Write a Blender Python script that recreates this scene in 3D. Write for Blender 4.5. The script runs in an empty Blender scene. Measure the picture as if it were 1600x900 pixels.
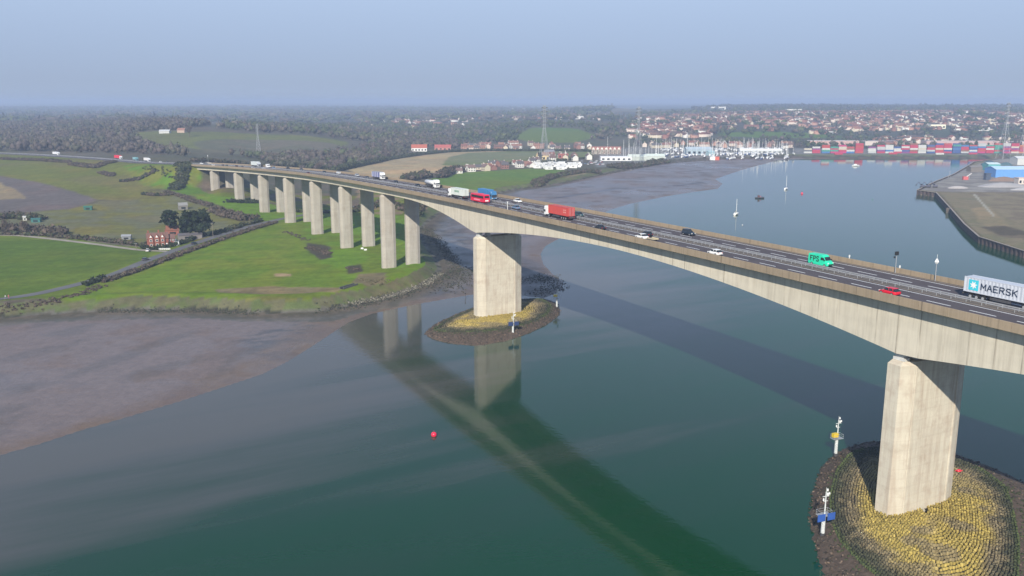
import bpy, bmesh, math, random
import numpy as np
from mathutils import Vector, Matrix
R = math.radians
rnd = random.Random(7)
SC = bpy.context.scene
COL = SC.collection

# ---------------------------------------------------------------- camera
CAM_H = 83.87
PITCH = 0.2063
FPX = 1400.0
cam_d = bpy.data.cameras.new('camera')
cam_d.sensor_width = 36.0
cam_d.lens = 36.0 * FPX / 1600.0
cam_d.clip_start = 1.0
cam_d.clip_end = 60000.0
cam = bpy.data.objects.new('camera', cam_d)
COL.objects.link(cam)
cam.location = (0, 0, CAM_H)
cam.rotation_euler = (math.pi / 2 - PITCH, 0, 0)
SC.camera = cam

# ---------------------------------------------------------------- sky, sun, exposure
SUN_EL = R(31.0)
SUN_DIR = Vector((-0.228 * math.cos(SUN_EL), -0.974 * math.cos(SUN_EL), math.sin(SUN_EL))).normalized()  # towards the sun
world = bpy.data.worlds.new('World')
SC.world = world
world.use_nodes = True
wn = world.node_tree
wn.nodes.clear()
w_out = wn.nodes.new('ShaderNodeOutputWorld')
w_bg = wn.nodes.new('ShaderNodeBackground')
sky = wn.nodes.new('ShaderNodeTexSky')
sky.sky_type = 'NISHITA'
sky.sun_disc = False
sky.sun_elevation = SUN_EL
sky.sun_rotation = math.atan2(SUN_DIR.x, SUN_DIR.y)
sky.altitude = 300.0
sky.air_density = 0.7
sky.dust_density = 0.2
sky.ozone_density = 5.0
# the clear-sky model seen through an even veil of spring haze that thins towards the zenith
w_bg.inputs['Strength'].default_value = 0.06
tco = wn.nodes.new('ShaderNodeTexCoord')
sxyz = wn.nodes.new('ShaderNodeSeparateXYZ'); wn.links.new(tco.outputs['Generated'], sxyz.inputs[0])
zmx = wn.nodes.new('ShaderNodeMath'); zmx.operation = 'MAXIMUM'; zmx.inputs[1].default_value = 0.02; wn.links.new(sxyz.outputs[2], zmx.inputs[0])
cxyz = wn.nodes.new('ShaderNodeCombineXYZ')
wn.links.new(sxyz.outputs[0], cxyz.inputs[0]); wn.links.new(sxyz.outputs[1], cxyz.inputs[1]); wn.links.new(zmx.outputs[0], cxyz.inputs[2])
wn.links.new(cxyz.outputs[0], sky.inputs[0])
veil = wn.nodes.new('ShaderNodeValToRGB'); wn.links.new(zmx.outputs[0], veil.inputs[0])
VH, VZ = (4.8, 5.8, 8.1), (6.7, 8.4, 11.3)
veil.color_ramp.elements[0].position = 0.02; veil.color_ramp.elements[0].color = (*[c / 20.0 for c in VH], 1)
veil.color_ramp.elements[1].position = 0.12; veil.color_ramp.elements[1].color = (*[c / 20.0 for c in VZ], 1)
for p_, c_ in ((0.45, (3.9, 5.9, 9.6)), (1.0, (2.4, 4.2, 8.0))):
    vz_ = veil.color_ramp.elements.new(p_); vz_.color = (*[c / 20.0 for c in c_], 1)
vm = wn.nodes.new('ShaderNodeVectorMath'); vm.operation = 'SCALE'; vm.inputs['Scale'].default_value = 20.0
wn.links.new(veil.outputs[0], vm.inputs[0])
smx = wn.nodes.new('ShaderNodeMix'); smx.data_type = 'RGBA'; smx.inputs[0].default_value = 0.86
wn.links.new(sky.outputs[0], smx.inputs[6]); wn.links.new(vm.outputs[0], smx.inputs[7])
wn.links.new(smx.outputs[2], w_bg.inputs[0])
wn.links.new(w_bg.outputs[0], w_out.inputs[0])

sun_d = bpy.data.lights.new('sun', 'SUN')
sun_d.energy = 4.75
sun_d.angle = R(0.6)
sun_d.color = (1.0, 0.93, 0.82)
sun = bpy.data.objects.new('sun', sun_d)
COL.objects.link(sun)
sun.location = (0, -50, 300)
sun.rotation_euler = (-SUN_DIR).to_track_quat('-Z', 'Y').to_euler()

SC.view_settings.view_transform = 'Standard'
SC.view_settings.look = 'None'
SC.view_settings.gamma = 1.0
SC.view_settings.exposure = 0.35
SC.render.engine = 'CYCLES'
SC.cycles.volume_bounces = 1
SC.cycles.max_bounces = 6

# ---------------------------------------------------------------- small helpers
def tag(o, label=None, cat=None, group=None, kind=None):
    if label: o['label'] = label
    if cat: o['category'] = cat
    if group: o['group'] = group
    if kind: o['kind'] = kind
    return o

def empty(name, loc=(0, 0, 0), rz=0.0):
    o = bpy.data.objects.new(name, None)
    o.empty_display_size = 0.5
    COL.objects.link(o)
    o.location = loc
    o.rotation_euler = (0, 0, rz)
    return o

def link(name, me, parent=None):
    o = bpy.data.objects.new(name, me)
    COL.objects.link(o)
    if parent is not None: o.parent = parent
    return o

KIDS = {}
def kids(o):
    return [c for c in o.children]

def copy_tree(o, loc=None, rz=None, label=None, parent=None):
    c = o.copy()
    COL.objects.link(c)
    if parent is not None: c.parent = parent
    if loc is not None: c.location = loc
    if rz is not None: c.rotation_euler = (0, 0, rz)
    if label: c['label'] = label
    for ch in list(o.children):
        copy_tree(ch, parent=c)
    return c

class MB:
    """collects simple solids; build() links them as one mesh object"""
    def __init__(s):
        s.v = []; s.f = []; s.m = []; s.uv = None
    def add(s, vs, fs, m=0):
        b = len(s.v)
        s.v.extend([tuple(p) for p in vs])
        for f in fs:
            s.f.append(tuple(b + i for i in f)); s.m.append(m)
        return s
    def box(s, c, size, rz=0.0, m=0, taper=1.0, ry=0.0):
        hx, hy, hz = size[0] / 2, size[1] / 2, size[2] / 2
        cz, sz = math.cos(rz), math.sin(rz)
        cy, sy = math.cos(ry), math.sin(ry)
        vs = []
        for k, z in enumerate((-hz, hz)):
            t = taper if k else 1.0
            for x, y in ((-hx, -hy), (hx, -hy), (hx, hy), (-hx, hy)):
                X, Y, Z = x * t, y * t, z
                X, Z = X * cy + Z * sy, -X * sy + Z * cy
                vs.append((c[0] + X * cz - Y * sz, c[1] + X * sz + Y * cz, c[2] + Z))
        return s.add(vs, [(0, 3, 2, 1), (4, 5, 6, 7), (0, 1, 5, 4), (1, 2, 6, 5), (2, 3, 7, 6), (3, 0, 4, 7)], m)
    def prism(s, poly, z0, z1, m=0, s1=1.0):
        n = len(poly)
        cx = sum(p[0] for p in poly) / n; cy = sum(p[1] for p in poly) / n
        vs = [(p[0], p[1], z0) for p in poly] + [(cx + (p[0] - cx) * s1, cy + (p[1] - cy) * s1, z1) for p in poly]
        fs = [tuple(range(n - 1, -1, -1)), tuple(range(n, 2 * n))]
        fs += [(i, (i + 1) % n, n + (i + 1) % n, n + i) for i in range(n)]
        return s.add(vs, fs, m)
    def tube(s, a, b, r0, r1=None, n=6, m=0):
        a = Vector(a); b = Vector(b); r1 = r0 if r1 is None else r1
        d = (b - a)
        if d.length < 1e-6: return s
        d.normalize()
        u = d.cross(Vector((0, 0, 1)) if abs(d.z) < 0.95 else Vector((1, 0, 0))).normalized()
        w = d.cross(u)
        vs = []
        for c, r in ((a, r0), (b, r1)):
            for i in range(n):
                t = 2 * math.pi * i / n
                vs.append(c + u * (r * math.cos(t)) + w * (r * math.sin(t)))
        fs = [tuple(range(n)), tuple(range(2 * n - 1, n - 1, -1))]
        fs += [(i, n + i, n + (i + 1) % n, (i + 1) % n) for i in range(n)]
        return s.add(vs, fs, m)
    def loft(s, rings, m=0, cap=True):
        n = len(rings[0]); b = len(s.v)
        for r in rings: s.v.extend([tuple(p) for p in r])
        for k in range(len(rings) - 1):
            for i in range(n):
                j = (i + 1) % n
                s.f.append((b + k * n + i, b + k * n + j, b + (k + 1) * n + j, b + (k + 1) * n + i)); s.m.append(m)
        if cap:
            s.f.append(tuple(b + i for i in range(n - 1, -1, -1))); s.m.append(m)
            e = b + (len(rings) - 1) * n
            s.f.append(tuple(e + i for i in range(n))); s.m.append(m)
        return s
    def mesh(s, name, mats, smooth=False, uvf=None, fix=True):
        me = bpy.data.meshes.new(name)
        me.from_pydata(s.v, [], s.f)
        if not isinstance(mats, (list, tuple)): mats = [mats]
        for m in mats: me.materials.append(m)
        if len(mats) > 1:
            me.polygons.foreach_set('material_index', s.m)
        if fix:
            bm = bmesh.new(); bm.from_mesh(me)
            bmesh.ops.recalc_face_normals(bm, faces=bm.faces)
            bm.to_mesh(me); bm.free()
        if smooth:
            me.polygons.foreach_set('use_smooth', [True] * len(me.polygons))
        if uvf:
            uv = me.uv_layers.new(name='sz')
            for l in me.loops:
                uv.data[l.index].uv = uvf(me.vertices[l.vertex_index].co)
        me.update()
        return me
    def build(s, name, mats, parent=None, **k):
        return link(name, s.mesh(name, mats, **k), parent)

# ---------------------------------------------------------------- materials
def nodes(name):
    m = bpy.data.materials.new(name)
    m.use_nodes = True
    nt = m.node_tree
    return m, nt, nt.nodes['Principled BSDF']

def N(nt, t, **k):
    n = nt.nodes.new(t)
    for a, b in k.items():
        if hasattr(n, a): setattr(n, a, b)
        else: n.inputs[a].default_value = b
    return n

def mixcol(nt, fac, a, b, blend='MIX'):
    n = nt.nodes.new('ShaderNodeMix'); n.data_type = 'RGBA'; n.blend_type = blend
    for sock, val in ((n.inputs[0], fac), (n.inputs[6], a), (n.inputs[7], b)):
        if isinstance(val, bpy.types.NodeSocket): nt.links.new(val, sock)
        elif isinstance(val, (int, float)): sock.default_value = val if sock.type == 'VALUE' else (val, val, val, 1)
        else: sock.default_value = (*val, 1) if len(val) == 3 else val
    return n.outputs[2]

def ramp(nt, src, p0, p1, c0=(0, 0, 0, 1), c1=(1, 1, 1, 1)):
    n = nt.nodes.new('ShaderNodeValToRGB')
    n.color_ramp.elements[0].position = p0; n.color_ramp.elements[1].position = p1
    n.color_ramp.elements[0].color = c0; n.color_ramp.elements[1].color = c1
    nt.links.new(src, n.inputs[0])
    return n.outputs[0]

def noise(nt, vec, scale, detail=3, rough=0.55):
    n = nt.nodes.new('ShaderNodeTexNoise')
    n.inputs['Scale'].default_value = scale; n.inputs['Detail'].default_value = detail
    n.inputs['Roughness'].default_value = rough
    if vec is not None: nt.links.new(vec, n.inputs['Vector'])
    return n.outputs['Fac']

def mapping(nt, src, scale=(1, 1, 1), rot=(0, 0, 0)):
    n = nt.nodes.new('ShaderNodeMapping')
    n.inputs['Scale'].default_value = scale; n.inputs['Rotation'].default_value = rot
    nt.links.new(src, n.inputs['Vector'])
    return n.outputs[0]

def bump(nt, bs, height, strength=0.3, dist=0.1):
    n = nt.nodes.new('ShaderNodeBump')
    n.inputs['Strength'].default_value = strength; n.inputs['Distance'].default_value = dist
    nt.links.new(height, n.inputs['Height']); nt.links.new(n.outputs[0], bs.inputs['Normal'])

def plain(name, col, rough=0.6, metal=0.0, var=0.12, scale=0.8, dirt=None):
    """paint, plastic or metal with slight unevenness"""
    m, nt, bs = nodes(name)
    tc = N(nt, 'ShaderNodeTexCoord')
    f = noise(nt, tc.outputs['Object'], scale, 4)
    r = ramp(nt, f, 0.3, 0.7)
    c = mixcol(nt, r, tuple(x * (1 - var) for x in col), tuple(min(1, x * (1 + var)) for x in col))
    if dirt:
        f2 = ramp(nt, noise(nt, tc.outputs['Object'], scale * 3, 5), 0.5, 0.75)
        c = mixcol(nt, f2, c, dirt)
    nt.links.new(c, bs.inputs['Base Color'])
    bs.inputs['Roughness'].default_value = rough
    bs.inputs['Metallic'].default_value = metal
    return m

_pc = {}
def paint(col, rough=0.35):
    k = (tuple(round(c, 3) for c in col), rough)
    if k not in _pc: _pc[k] = plain('paint', col, rough, var=0.06, scale=0.5)
    return _pc[k]

def concrete(name, col, dark, streak=0.6, boards=False):
    """cast concrete: uv = metres along, metres up; rain streaks run down from the top, blotches, board marks"""
    m, nt, bs = nodes(name)
    uv = N(nt, 'ShaderNodeUVMap'); uv.uv_map = 'sz'
    st = noise(nt, mapping(nt, uv.outputs[0], (0.9, 0.05, 1)), 1.0, 5, 0.65)
    s1 = ramp(nt, st, 0.47, 0.72)
    fine = noise(nt, mapping(nt, uv.outputs[0], (3.2, 0.16, 1)), 1.0, 3)
    s2 = ramp(nt, fine, 0.5, 0.75)
    blot = noise(nt, mapping(nt, uv.outputs[0], (0.12, 0.25, 1)), 1.0, 5, 0.6)
    b1 = ramp(nt, blot, 0.35, 0.65)
    c = mixcol(nt, b1, tuple(x * 0.88 for x in col), col)
    mm = N(nt, 'ShaderNodeMath', operation='MULTIPLY'); nt.links.new(s1, mm.inputs[0]); mm.inputs[1].default_value = streak
    c = mixcol(nt, mm.outputs[0], c, dark)
    m2 = N(nt, 'ShaderNodeMath', operation='MULTIPLY'); nt.links.new(s2, m2.inputs[0]); m2.inputs[1].default_value = streak * 0.45
    c = mixcol(nt, m2.outputs[0], c, dark)
    if boards:
        wv = nt.nodes.new('ShaderNodeTexWave'); wv.wave_type = 'BANDS'; wv.bands_direction = 'Y'
        wv.inputs['Scale'].default_value = 0.16; wv.inputs['Distortion'].default_value = 0.15
        nt.links.new(uv.outputs[0], wv.inputs['Vector'])
        lift = ramp(nt, wv.outputs['Fac'], 0.93, 1.0)
        m3 = N(nt, 'ShaderNodeMath', operation='MULTIPLY'); nt.links.new(lift, m3.inputs[0]); m3.inputs[1].default_value = 0.08
        c = mixcol(nt, m3.outputs[0], c, tuple(x * 0.8 for x in dark))
    if boards:
        # big soft blotches, spalls and a dark tide stain near the foot
        bl = ramp(nt, noise(nt, mapping(nt, uv.outputs[0], (0.35, 0.22, 1)), 1.0, 6, 0.7), 0.50, 0.68)
        m4 = N(nt, 'ShaderNodeMath', operation='MULTIPLY'); nt.links.new(bl, m4.inputs[0]); m4.inputs[1].default_value = 0.38
        c = mixcol(nt, m4.outputs[0], c, dark)
        sp = ramp(nt, noise(nt, mapping(nt, uv.outputs[0], (1.1, 1.9, 1)), 1.0, 4, 0.75), 0.66, 0.72)
        m5 = N(nt, 'ShaderNodeMath', operation='MULTIPLY'); nt.links.new(sp, m5.inputs[0]); m5.inputs[1].default_value = 0.5
        c = mixcol(nt, m5.outputs[0], c, tuple(x * 0.6 for x in dark))
    else:
        # cast joints every five metres, some of them stained
        sx = N(nt, 'ShaderNodeSeparateXYZ'); nt.links.new(uv.outputs[0], sx.inputs[0])
        dv = N(nt, 'ShaderNodeMath', operation='DIVIDE'); nt.links.new(sx.outputs[0], dv.inputs[0]); dv.inputs[1].default_value = 5.0
        rd = N(nt, 'ShaderNodeMath', operation='ROUND'); nt.links.new(dv.outputs[0], rd.inputs[0])
        df = N(nt, 'ShaderNodeMath', operation='SUBTRACT'); nt.links.new(dv.outputs[0], df.inputs[0]); nt.links.new(rd.outputs[0], df.inputs[1])
        ab = N(nt, 'ShaderNodeMath', operation='ABSOLUTE'); nt.links.new(df.outputs[0], ab.inputs[0])
        jl = ramp(nt, ab.outputs[0], 0.012, 0.035, (1, 1, 1, 1), (0, 0, 0, 1))
        jn = ramp(nt, noise(nt, mapping(nt, uv.outputs[0], (0.11, 0.07, 1)), 1.0, 3, 0.6), 0.44, 0.60)
        m4 = N(nt, 'ShaderNodeMath', operation='MULTIPLY'); nt.links.new(jl, m4.inputs[0]); nt.links.new(jn, m4.inputs[1])
        m5 = N(nt, 'ShaderNodeMath', operation='MULTIPLY'); nt.links.new(m4.outputs[0], m5.inputs[0]); m5.inputs[1].default_value = 0.75
        c = mixcol(nt, m5.outputs[0], c, tuple(x * 0.7 for x in dark))
        oi = N(nt, 'ShaderNodeObjectInfo')
        kk = mixcol(nt, oi.outputs['Random'], (0.93, 0.93, 0.93), (1.04, 1.04, 1.04))
        c = mixcol(nt, 1.0, c, kk, 'MULTIPLY')
    nt.links.new(c, bs.inputs['Base Color'])
    bs.inputs['Roughness'].default_value = 0.9
    bs.inputs['Specular IOR Level'].default_value = 0.2
    return m

def attr_mat(name, attr='tint', rough=0.9, nscale=0.05, var=0.25, detail_scale=None, spec=0.2):
    m, nt, bs = nodes(name)
    a = N(nt, 'ShaderNodeAttribute'); a.attribute_name = attr
    geo = N(nt, 'ShaderNodeNewGeometry')
    f = ramp(nt, noise(nt, geo.outputs['Position'], nscale, 6, 0.65), 0.3, 0.7)
    k = mixcol(nt, f, (1 - var, 1 - var, 1 - var), (1 + var, 1 + var, 1 + var))
    c = mixcol(nt, 1.0, a.outputs['Color'], k, 'MULTIPLY')
    nt.links.new(c, bs.inputs['Base Color'])
    bs.inputs['Roughness'].default_value = rough
    bs.inputs['Specular IOR Level'].default_value = spec
    return m, nt, bs

M = {}
M['web'] = concrete('cream_concrete', (0.62, 0.565, 0.45), (0.30, 0.26, 0.20), 0.42)
M['parapet'] = concrete('tan_concrete', (0.33, 0.26, 0.18), (0.15, 0.12, 0.08), 0.55)
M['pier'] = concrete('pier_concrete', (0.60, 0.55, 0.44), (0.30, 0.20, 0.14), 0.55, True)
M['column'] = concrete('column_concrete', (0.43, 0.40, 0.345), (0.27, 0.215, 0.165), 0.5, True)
M['asphalt'] = plain('asphalt', (0.070, 0.057, 0.060), 0.9, var=0.15, scale=0.15)
M['lane'] = plain('lane_asphalt', (0.12, 0.115, 0.115), 0.9, var=0.15, scale=0.1)
M['verge'] = plain('verge_concrete', (0.15, 0.125, 0.10), 0.9, var=0.2, scale=0.3)
M['white'] = plain('white_paint', (0.78, 0.78, 0.75), 0.5, var=0.08)
M['steel'] = plain('galvanised_steel', (0.42, 0.43, 0.44), 0.45, 0.4)
M['black'] = plain('black_rubber', (0.018, 0.018, 0.018), 0.7)
M['glass'] = plain('dark_glass', (0.02, 0.025, 0.03), 0.08, var=0.05)
M['bearing'] = plain('bearing_concrete', (0.55, 0.55, 0.52), 0.8)
M['grey'] = plain('grey_paint', (0.28, 0.29, 0.30), 0.6)
M['darkgrey'] = plain('dark_grey', (0.06, 0.06, 0.065), 0.7)
M['red_light'] = plain('red_lens', (0.5, 0.02, 0.02), 0.3)
M['amber'] = plain('clear_lens', (0.8, 0.78, 0.7), 0.2)

# ---------------------------------------------------------------- geometry of the place
sp_, cp_ = math.sin(PITCH), math.cos(PITCH)
def ray(u, v):
    x = (u - 800) / FPX; y = -(v - 450) / FPX
    return (x, cp_ + y * sp_, -sp_ + y * cp_)
def G0(u, v, z=0.0):
    r = ray(u, v); t = (z - CAM_H) / r[2]
    return (r[0] * t, r[1] * t)

# height control points: (u, v, z) places a point of the land at height z
_ctl = []
for u, v, z in [(-60,500,4),(0,480,4),(240,470,4),(480,460,4),(650,430,4),(0,400,4.2),(240,400,4),(400,400,4),(560,400,4),(680,405,4),
                (600,360,4),(660,345,4),(0,365,5),(150,365,4.6),(300,360,4.2),(430,345,4),(520,340,4),
                (-60,330,7),(0,330,7),(150,328,7),(260,328,5.5),(407,331,5.2),(367,309,9),(329,301,9.2),(300,318,7),(444,349,4.2),(486,366,4),
                (-60,290,13),(0,290,13),(120,285,15),(220,285,15),(290,282,17),(255,300,11.5),(345,295,14.0),(420,315,5.2),
                (-60,252,21),(0,248,21),(100,249,22),(200,252,24),(280,266,24),(310,276,19),
                (-60,238,19),(60,236,20),(200,240,22),(300,244,22),(400,250,14),(450,262,9),(500,268,6),(540,300,4.2),(620,300,4),
                (100,215,24),(0,212,22),(250,225,25),(250,212,34),(350,212,33),(480,214,27),(400,230,20),(540,222,18),(480,240,14),(560,240,9),
                (600,250,6),(680,238,6),(640,225,10),(700,265,4),(800,285,4),(850,270,4),(850,240,4.5),(750,240,5),(920,238,5),(980,250,4),(1100,245,4),
                (1240,241,4),(1400,240,4),(1600,240,4),(1700,240,4),
                (780,226,7),(880,226,8),(700,215,12),(800,213,16),(870,210,19),(930,213,17),(860,196,30),(760,198,22),(620,200,18),
                (400,196,26),(200,190,30),(0,190,24),(-80,190,24),
                (1000,222,10),(1000,205,20),(1100,222,8),(1100,208,17),(1100,190,32),(1200,205,20),(1300,220,7),(1300,204,18),(1300,190,32),
                (1450,224,6),(1450,206,18),(1450,192,31),(1600,226,6),(1600,206,18),(1600,188,34),(1700,205,18),
                (960,185,30),(860,182,30),(720,182,24),(560,182,20),(400,180,20),(200,178,18),(0,178,17)]:
    x, y = G0(u, v, z); _ctl.append((x / y, math.log(y), z))
for a in (-0.65, -0.4, -0.15, 0.1):
    _ctl += [(a, math.log(5200), 22), (a, math.log(11000), 30), (a, math.log(30000), 30)]
for a in (0.1, 0.25, 0.4, 0.6):
    _ctl += [(a, math.log(3700), 47), (a, math.log(5000), 48), (a, math.log(11000), 34), (a, math.log(30000), 30)]
_ctl += [(-0.65, math.log(150), 4), (0, math.log(150), 4), (0.65, math.log(150), 4), (0.65, math.log(500), 4), (0.3, math.log(500), 4)]
_ctl += [((u - 800) / 1400, math.log(y), z) for u, y, z in [(860,3500,30),(950,3500,33),(860,4300,30),(950,4300,34),(1010,4300,40),(1100,4300,46),(700,7000,26),(860,7000,29),(1000,7000,32),(1150,7000,37)]]
_C = np.array(_ctl)
_SB = 0.35
def _phi(r2): return np.where(r2 > 1e-12, 0.5 * r2 * np.log(r2 + 1e-300), 0.0)
def _tps_fit(C):
    P = np.c_[C[:, 0], C[:, 1] * _SB]; n = len(P)
    K = _phi(((P[:, None] - P[None]) ** 2).sum(-1)) + np.eye(n) * 2e-4
    A = np.c_[np.ones(n), P]
    L = np.block([[K, A], [A.T, np.zeros((3, 3))]])
    return np.linalg.solve(L, np.r_[C[:, 2], 0, 0, 0]), P
_W, _P = _tps_fit(_C)
def land_h(x, y):
    x = np.asarray(x, float); y = np.asarray(y, float)
    yy = np.clip(y, 150, 30000)
    a = np.clip(x / yy, -0.65, 0.65); b = np.log(yy) * _SB
    out = _W[-3] + _W[-2] * a + _W[-1] * b
    for i in range(len(_P)):
        out = out + _W[i] * _phi((a - _P[i, 0]) ** 2 + (b - _P[i, 1]) ** 2)
    return np.maximum(out, 3.2)

def G(u, v, it=14):
    """the point of the land seen at (u, v)"""
    z = 6.0
    for _ in range(it):
        x, y = G0(u, min(max(v, 160.5), 5000), z)
        z = 0.5 * z + 0.5 * min(float(land_h(x, y)), CAM_H - 8)
    return (x, y)

# bridge line: s metres from the right main pier towards the far bank, w metres across from the near pier ends
P1 = Vector((73.78, 166.30)); DV = Vector((-0.4621, 0.8868)); WV = Vector((0.8868, 0.4621))
BEND, RAD = 400.0, 1663.0
def plan(s, w=0.0):
    if s <= BEND:
        p = P1 + DV * s + WV * w; return p.x, p.y
    t = (s - BEND) / RAD
    c = P1 + DV * BEND - WV * RAD
    p = c + (WV * math.cos(t) + DV * math.sin(t)) * (RAD + w)
    return p.x, p.y
def heading(s):
    t = max(0.0, (s - BEND) / RAD)
    d = DV * math.cos(t) - WV * math.sin(t)
    return math.atan2(d.y, d.x)
def ztop(s):
    if s <= 430: return 48.0 - 4.37e-5 * (s - 30) ** 2
    z = 48.0 - 4.37e-5 * 400 ** 2 - 0.0385 * (min(s, 850) - 430)
    if s > 850: z -= 0.012 * (s - 850)
    return z
def road_z(s): return ztop(s) - 1.15
S_END = 716.0

def inside(poly, x, y):
    px = poly[:, 0]; py = poly[:, 1]; n = len(poly)
    c = np.zeros(x.shape, bool)
    j = n - 1
    for i in range(n):
        with np.errstate(divide='ignore', invalid='ignore'):
            k = ((py[i] > y) != (py[j] > y)) & (x < (px[j] - px[i]) * (y - py[i]) / (py[j] - py[i] + 1e-12) + px[i])
        c ^= k; j = i
    return c
def seg_dist(pts, x, y, closed=True):
    d = np.full(x.shape, 1e18)
    n = len(pts)
    for i in range(n if closed else n - 1):
        a = pts[i]; b = pts[(i + 1) % n]
        ex, ey = b[0] - a[0], b[1] - a[1]
        L = ex * ex + ey * ey + 1e-9
        t = np.clip(((x - a[0]) * ex + (y - a[1]) * ey) / L, 0, 1)
        d = np.minimum(d, (x - a[0] - t * ex) ** 2 + (y - a[1] - t * ey) ** 2)
    return np.sqrt(d)
def sdf(poly, x, y):
    d = seg_dist(poly, x, y)
    return np.where(inside(poly, x, y), d, -d)
def sm(a, b, x):
    t = np.clip((x - a) / (b - a), 0, 1); return t * t * (3 - 2 * t)

_tab = np.random.RandomState(3).rand(256, 256)
def vnoise(x, y, sc, oct=3):
    """value noise, numpy"""
    o = np.zeros(np.shape(x)); amp = 1.0; tot = 0
    for k in range(oct):
        X = np.asarray(x) / sc + 17.3 * k; Y = np.asarray(y) / sc + 5.1 * k
        xi = np.floor(X).astype(int); yi = np.floor(Y).astype(int)
        fx = X - xi; fy = Y - yi; fx = fx * fx * (3 - 2 * fx); fy = fy * fy * (3 - 2 * fy)
        a = _tab[xi % 256, yi % 256]; b = _tab[(xi + 1) % 256, yi % 256]
        c = _tab[xi % 256, (yi + 1) % 256]; d = _tab[(xi + 1) % 256, (yi + 1) % 256]
        o += amp * ((a * (1 - fx) + b * fx) * (1 - fy) + (c * (1 - fx) + d * fx) * fy)
        tot += amp; amp *= 0.5; sc = sc / 2.03
    return o / tot

def gp(pts, z=None):
    return np.array([G0(u, v, z) if z is not None else G(u, v) for u, v in pts])
LAND = np.vstack([gp([(-700,520),(-200,503),(0,497),(60,492),(130,488),(200,485),(300,485),(400,489),(450,488),(500,485),(540,478),(580,469),(620,459),
    (660,446),(685,432),(691,420),(684,405),(668,385),(657,362),(668,348),(687,334),(720,318),(770,305),(800,297),(850,291),(900,282),(950,270),
    (1000,260),(1060,252.5),(1110,249.5),(1200,247),(1240,246),(1330,246.5),(1420,246.5),(1500,246.5),(1560,246),(1640,245.5),(2200,245)], 0.8),
    np.array([(60000, 9000), (60000, 60000), (-60000, 60000), (-60000, 900)])])
MUD = np.vstack([gp([(-500,900),(-120,745),(0,712),(60,695),(130,672),(200,652),(280,628),(350,605),(410,585),(450,565),(490,540),(520,520),(545,504),
    (580,491),(620,482),(660,474),(700,467),(735,461),(770,459),(810,462),(850,466),(880,454),(880,440),(864,428),(849,412),(845,397),(852,385),
    (868,376),(890,366),(910,350),(930,338),(960,326),(985,318.5),(1040,307),(1085,300),(1122,295),(1130,287),(1118,280),(1140,272),(1172,262),(1195,256),
    (1215,250.5),(1260,248),(1330,247.8),(1420,247.5),(1640,246.5),(2300,246)], 0.0),
    np.array([(60000, 9300), (60000, 60000), (-60000, 60000), (-60000, 500)])])
QUAY = gp([(1433,297),(1463,301),(1485,325),(1507,350),(1530,370),(1600,392),(1760,430),(3000,700),(3000,262),(1640,246),(1560,247.5),(1522,252.5),
    (1507,262),(1490,272),(1460,284)], 4.0)
# ---------------------------------------------------------------- the ground: one sheet to the horizon
def polar_grid(az0, az1, daz, radii, wide=None):
    az = list(np.arange(az0, az1 + 1e-9, daz))
    if wide:
        step = daz; a = az1; ext = []
        while a < wide: step = min(step * 1.35, 4.0); a += step; ext.append(a)
        az = [-e for e in ext[::-1]] + az + ext
    az = np.radians(np.array(az)); r = np.array(radii)
    A, Rr = np.meshgrid(az, r)
    return Rr * np.sin(A), Rr * np.cos(A)
def ratios(*segs):
    out = [segs[0][0]]
    for a, b, k in segs:
        while out[-1] < b: out.append(out[-1] * k)
    return out
def grid_mesh(name, X, Y, Z, mat, cols=None, smooth=True, extra=None):
    nr, nc = X.shape
    me = bpy.data.meshes.new(name)
    co = np.stack([X, Y, Z], -1).reshape(-1, 3).astype(np.float32)
    idx = np.arange(nr * nc).reshape(nr, nc)
    q = np.stack([idx[:-1, :-1], idx[:-1, 1:], idx[1:, 1:], idx[1:, :-1]], -1).reshape(-1, 4)
    me.vertices.add(len(co)); me.vertices.foreach_set('co', co.ravel())
    me.loops.add(q.size); me.loops.foreach_set('vertex_index', q.ravel().astype(np.int32))
    me.polygons.add(len(q)); me.polygons.foreach_set('loop_start', np.arange(0, q.size, 4, dtype=np.int32))
    me.polygons.foreach_set('loop_total', np.full(len(q), 4, dtype=np.int32))
    if smooth: me.polygons.foreach_set('use_smooth', np.ones(len(q), bool))
    me.materials.append(mat)
    me.update(calc_edges=True)
    if cols is not None:
        a = me.color_attributes.new('tint', 'FLOAT_COLOR', 'POINT')
        c4 = np.ones((len(co), 4), np.float32); c4[:, :3] = cols.reshape(-1, 3)
        a.data.foreach_set('color', c4.ravel())
    if extra is not None:
        for k, arr in extra.items():
            a = me.attributes.new(k, 'FLOAT', 'POINT'); a.data.foreach_set('value', arr.ravel().astype(np.float32))
    return me

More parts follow.
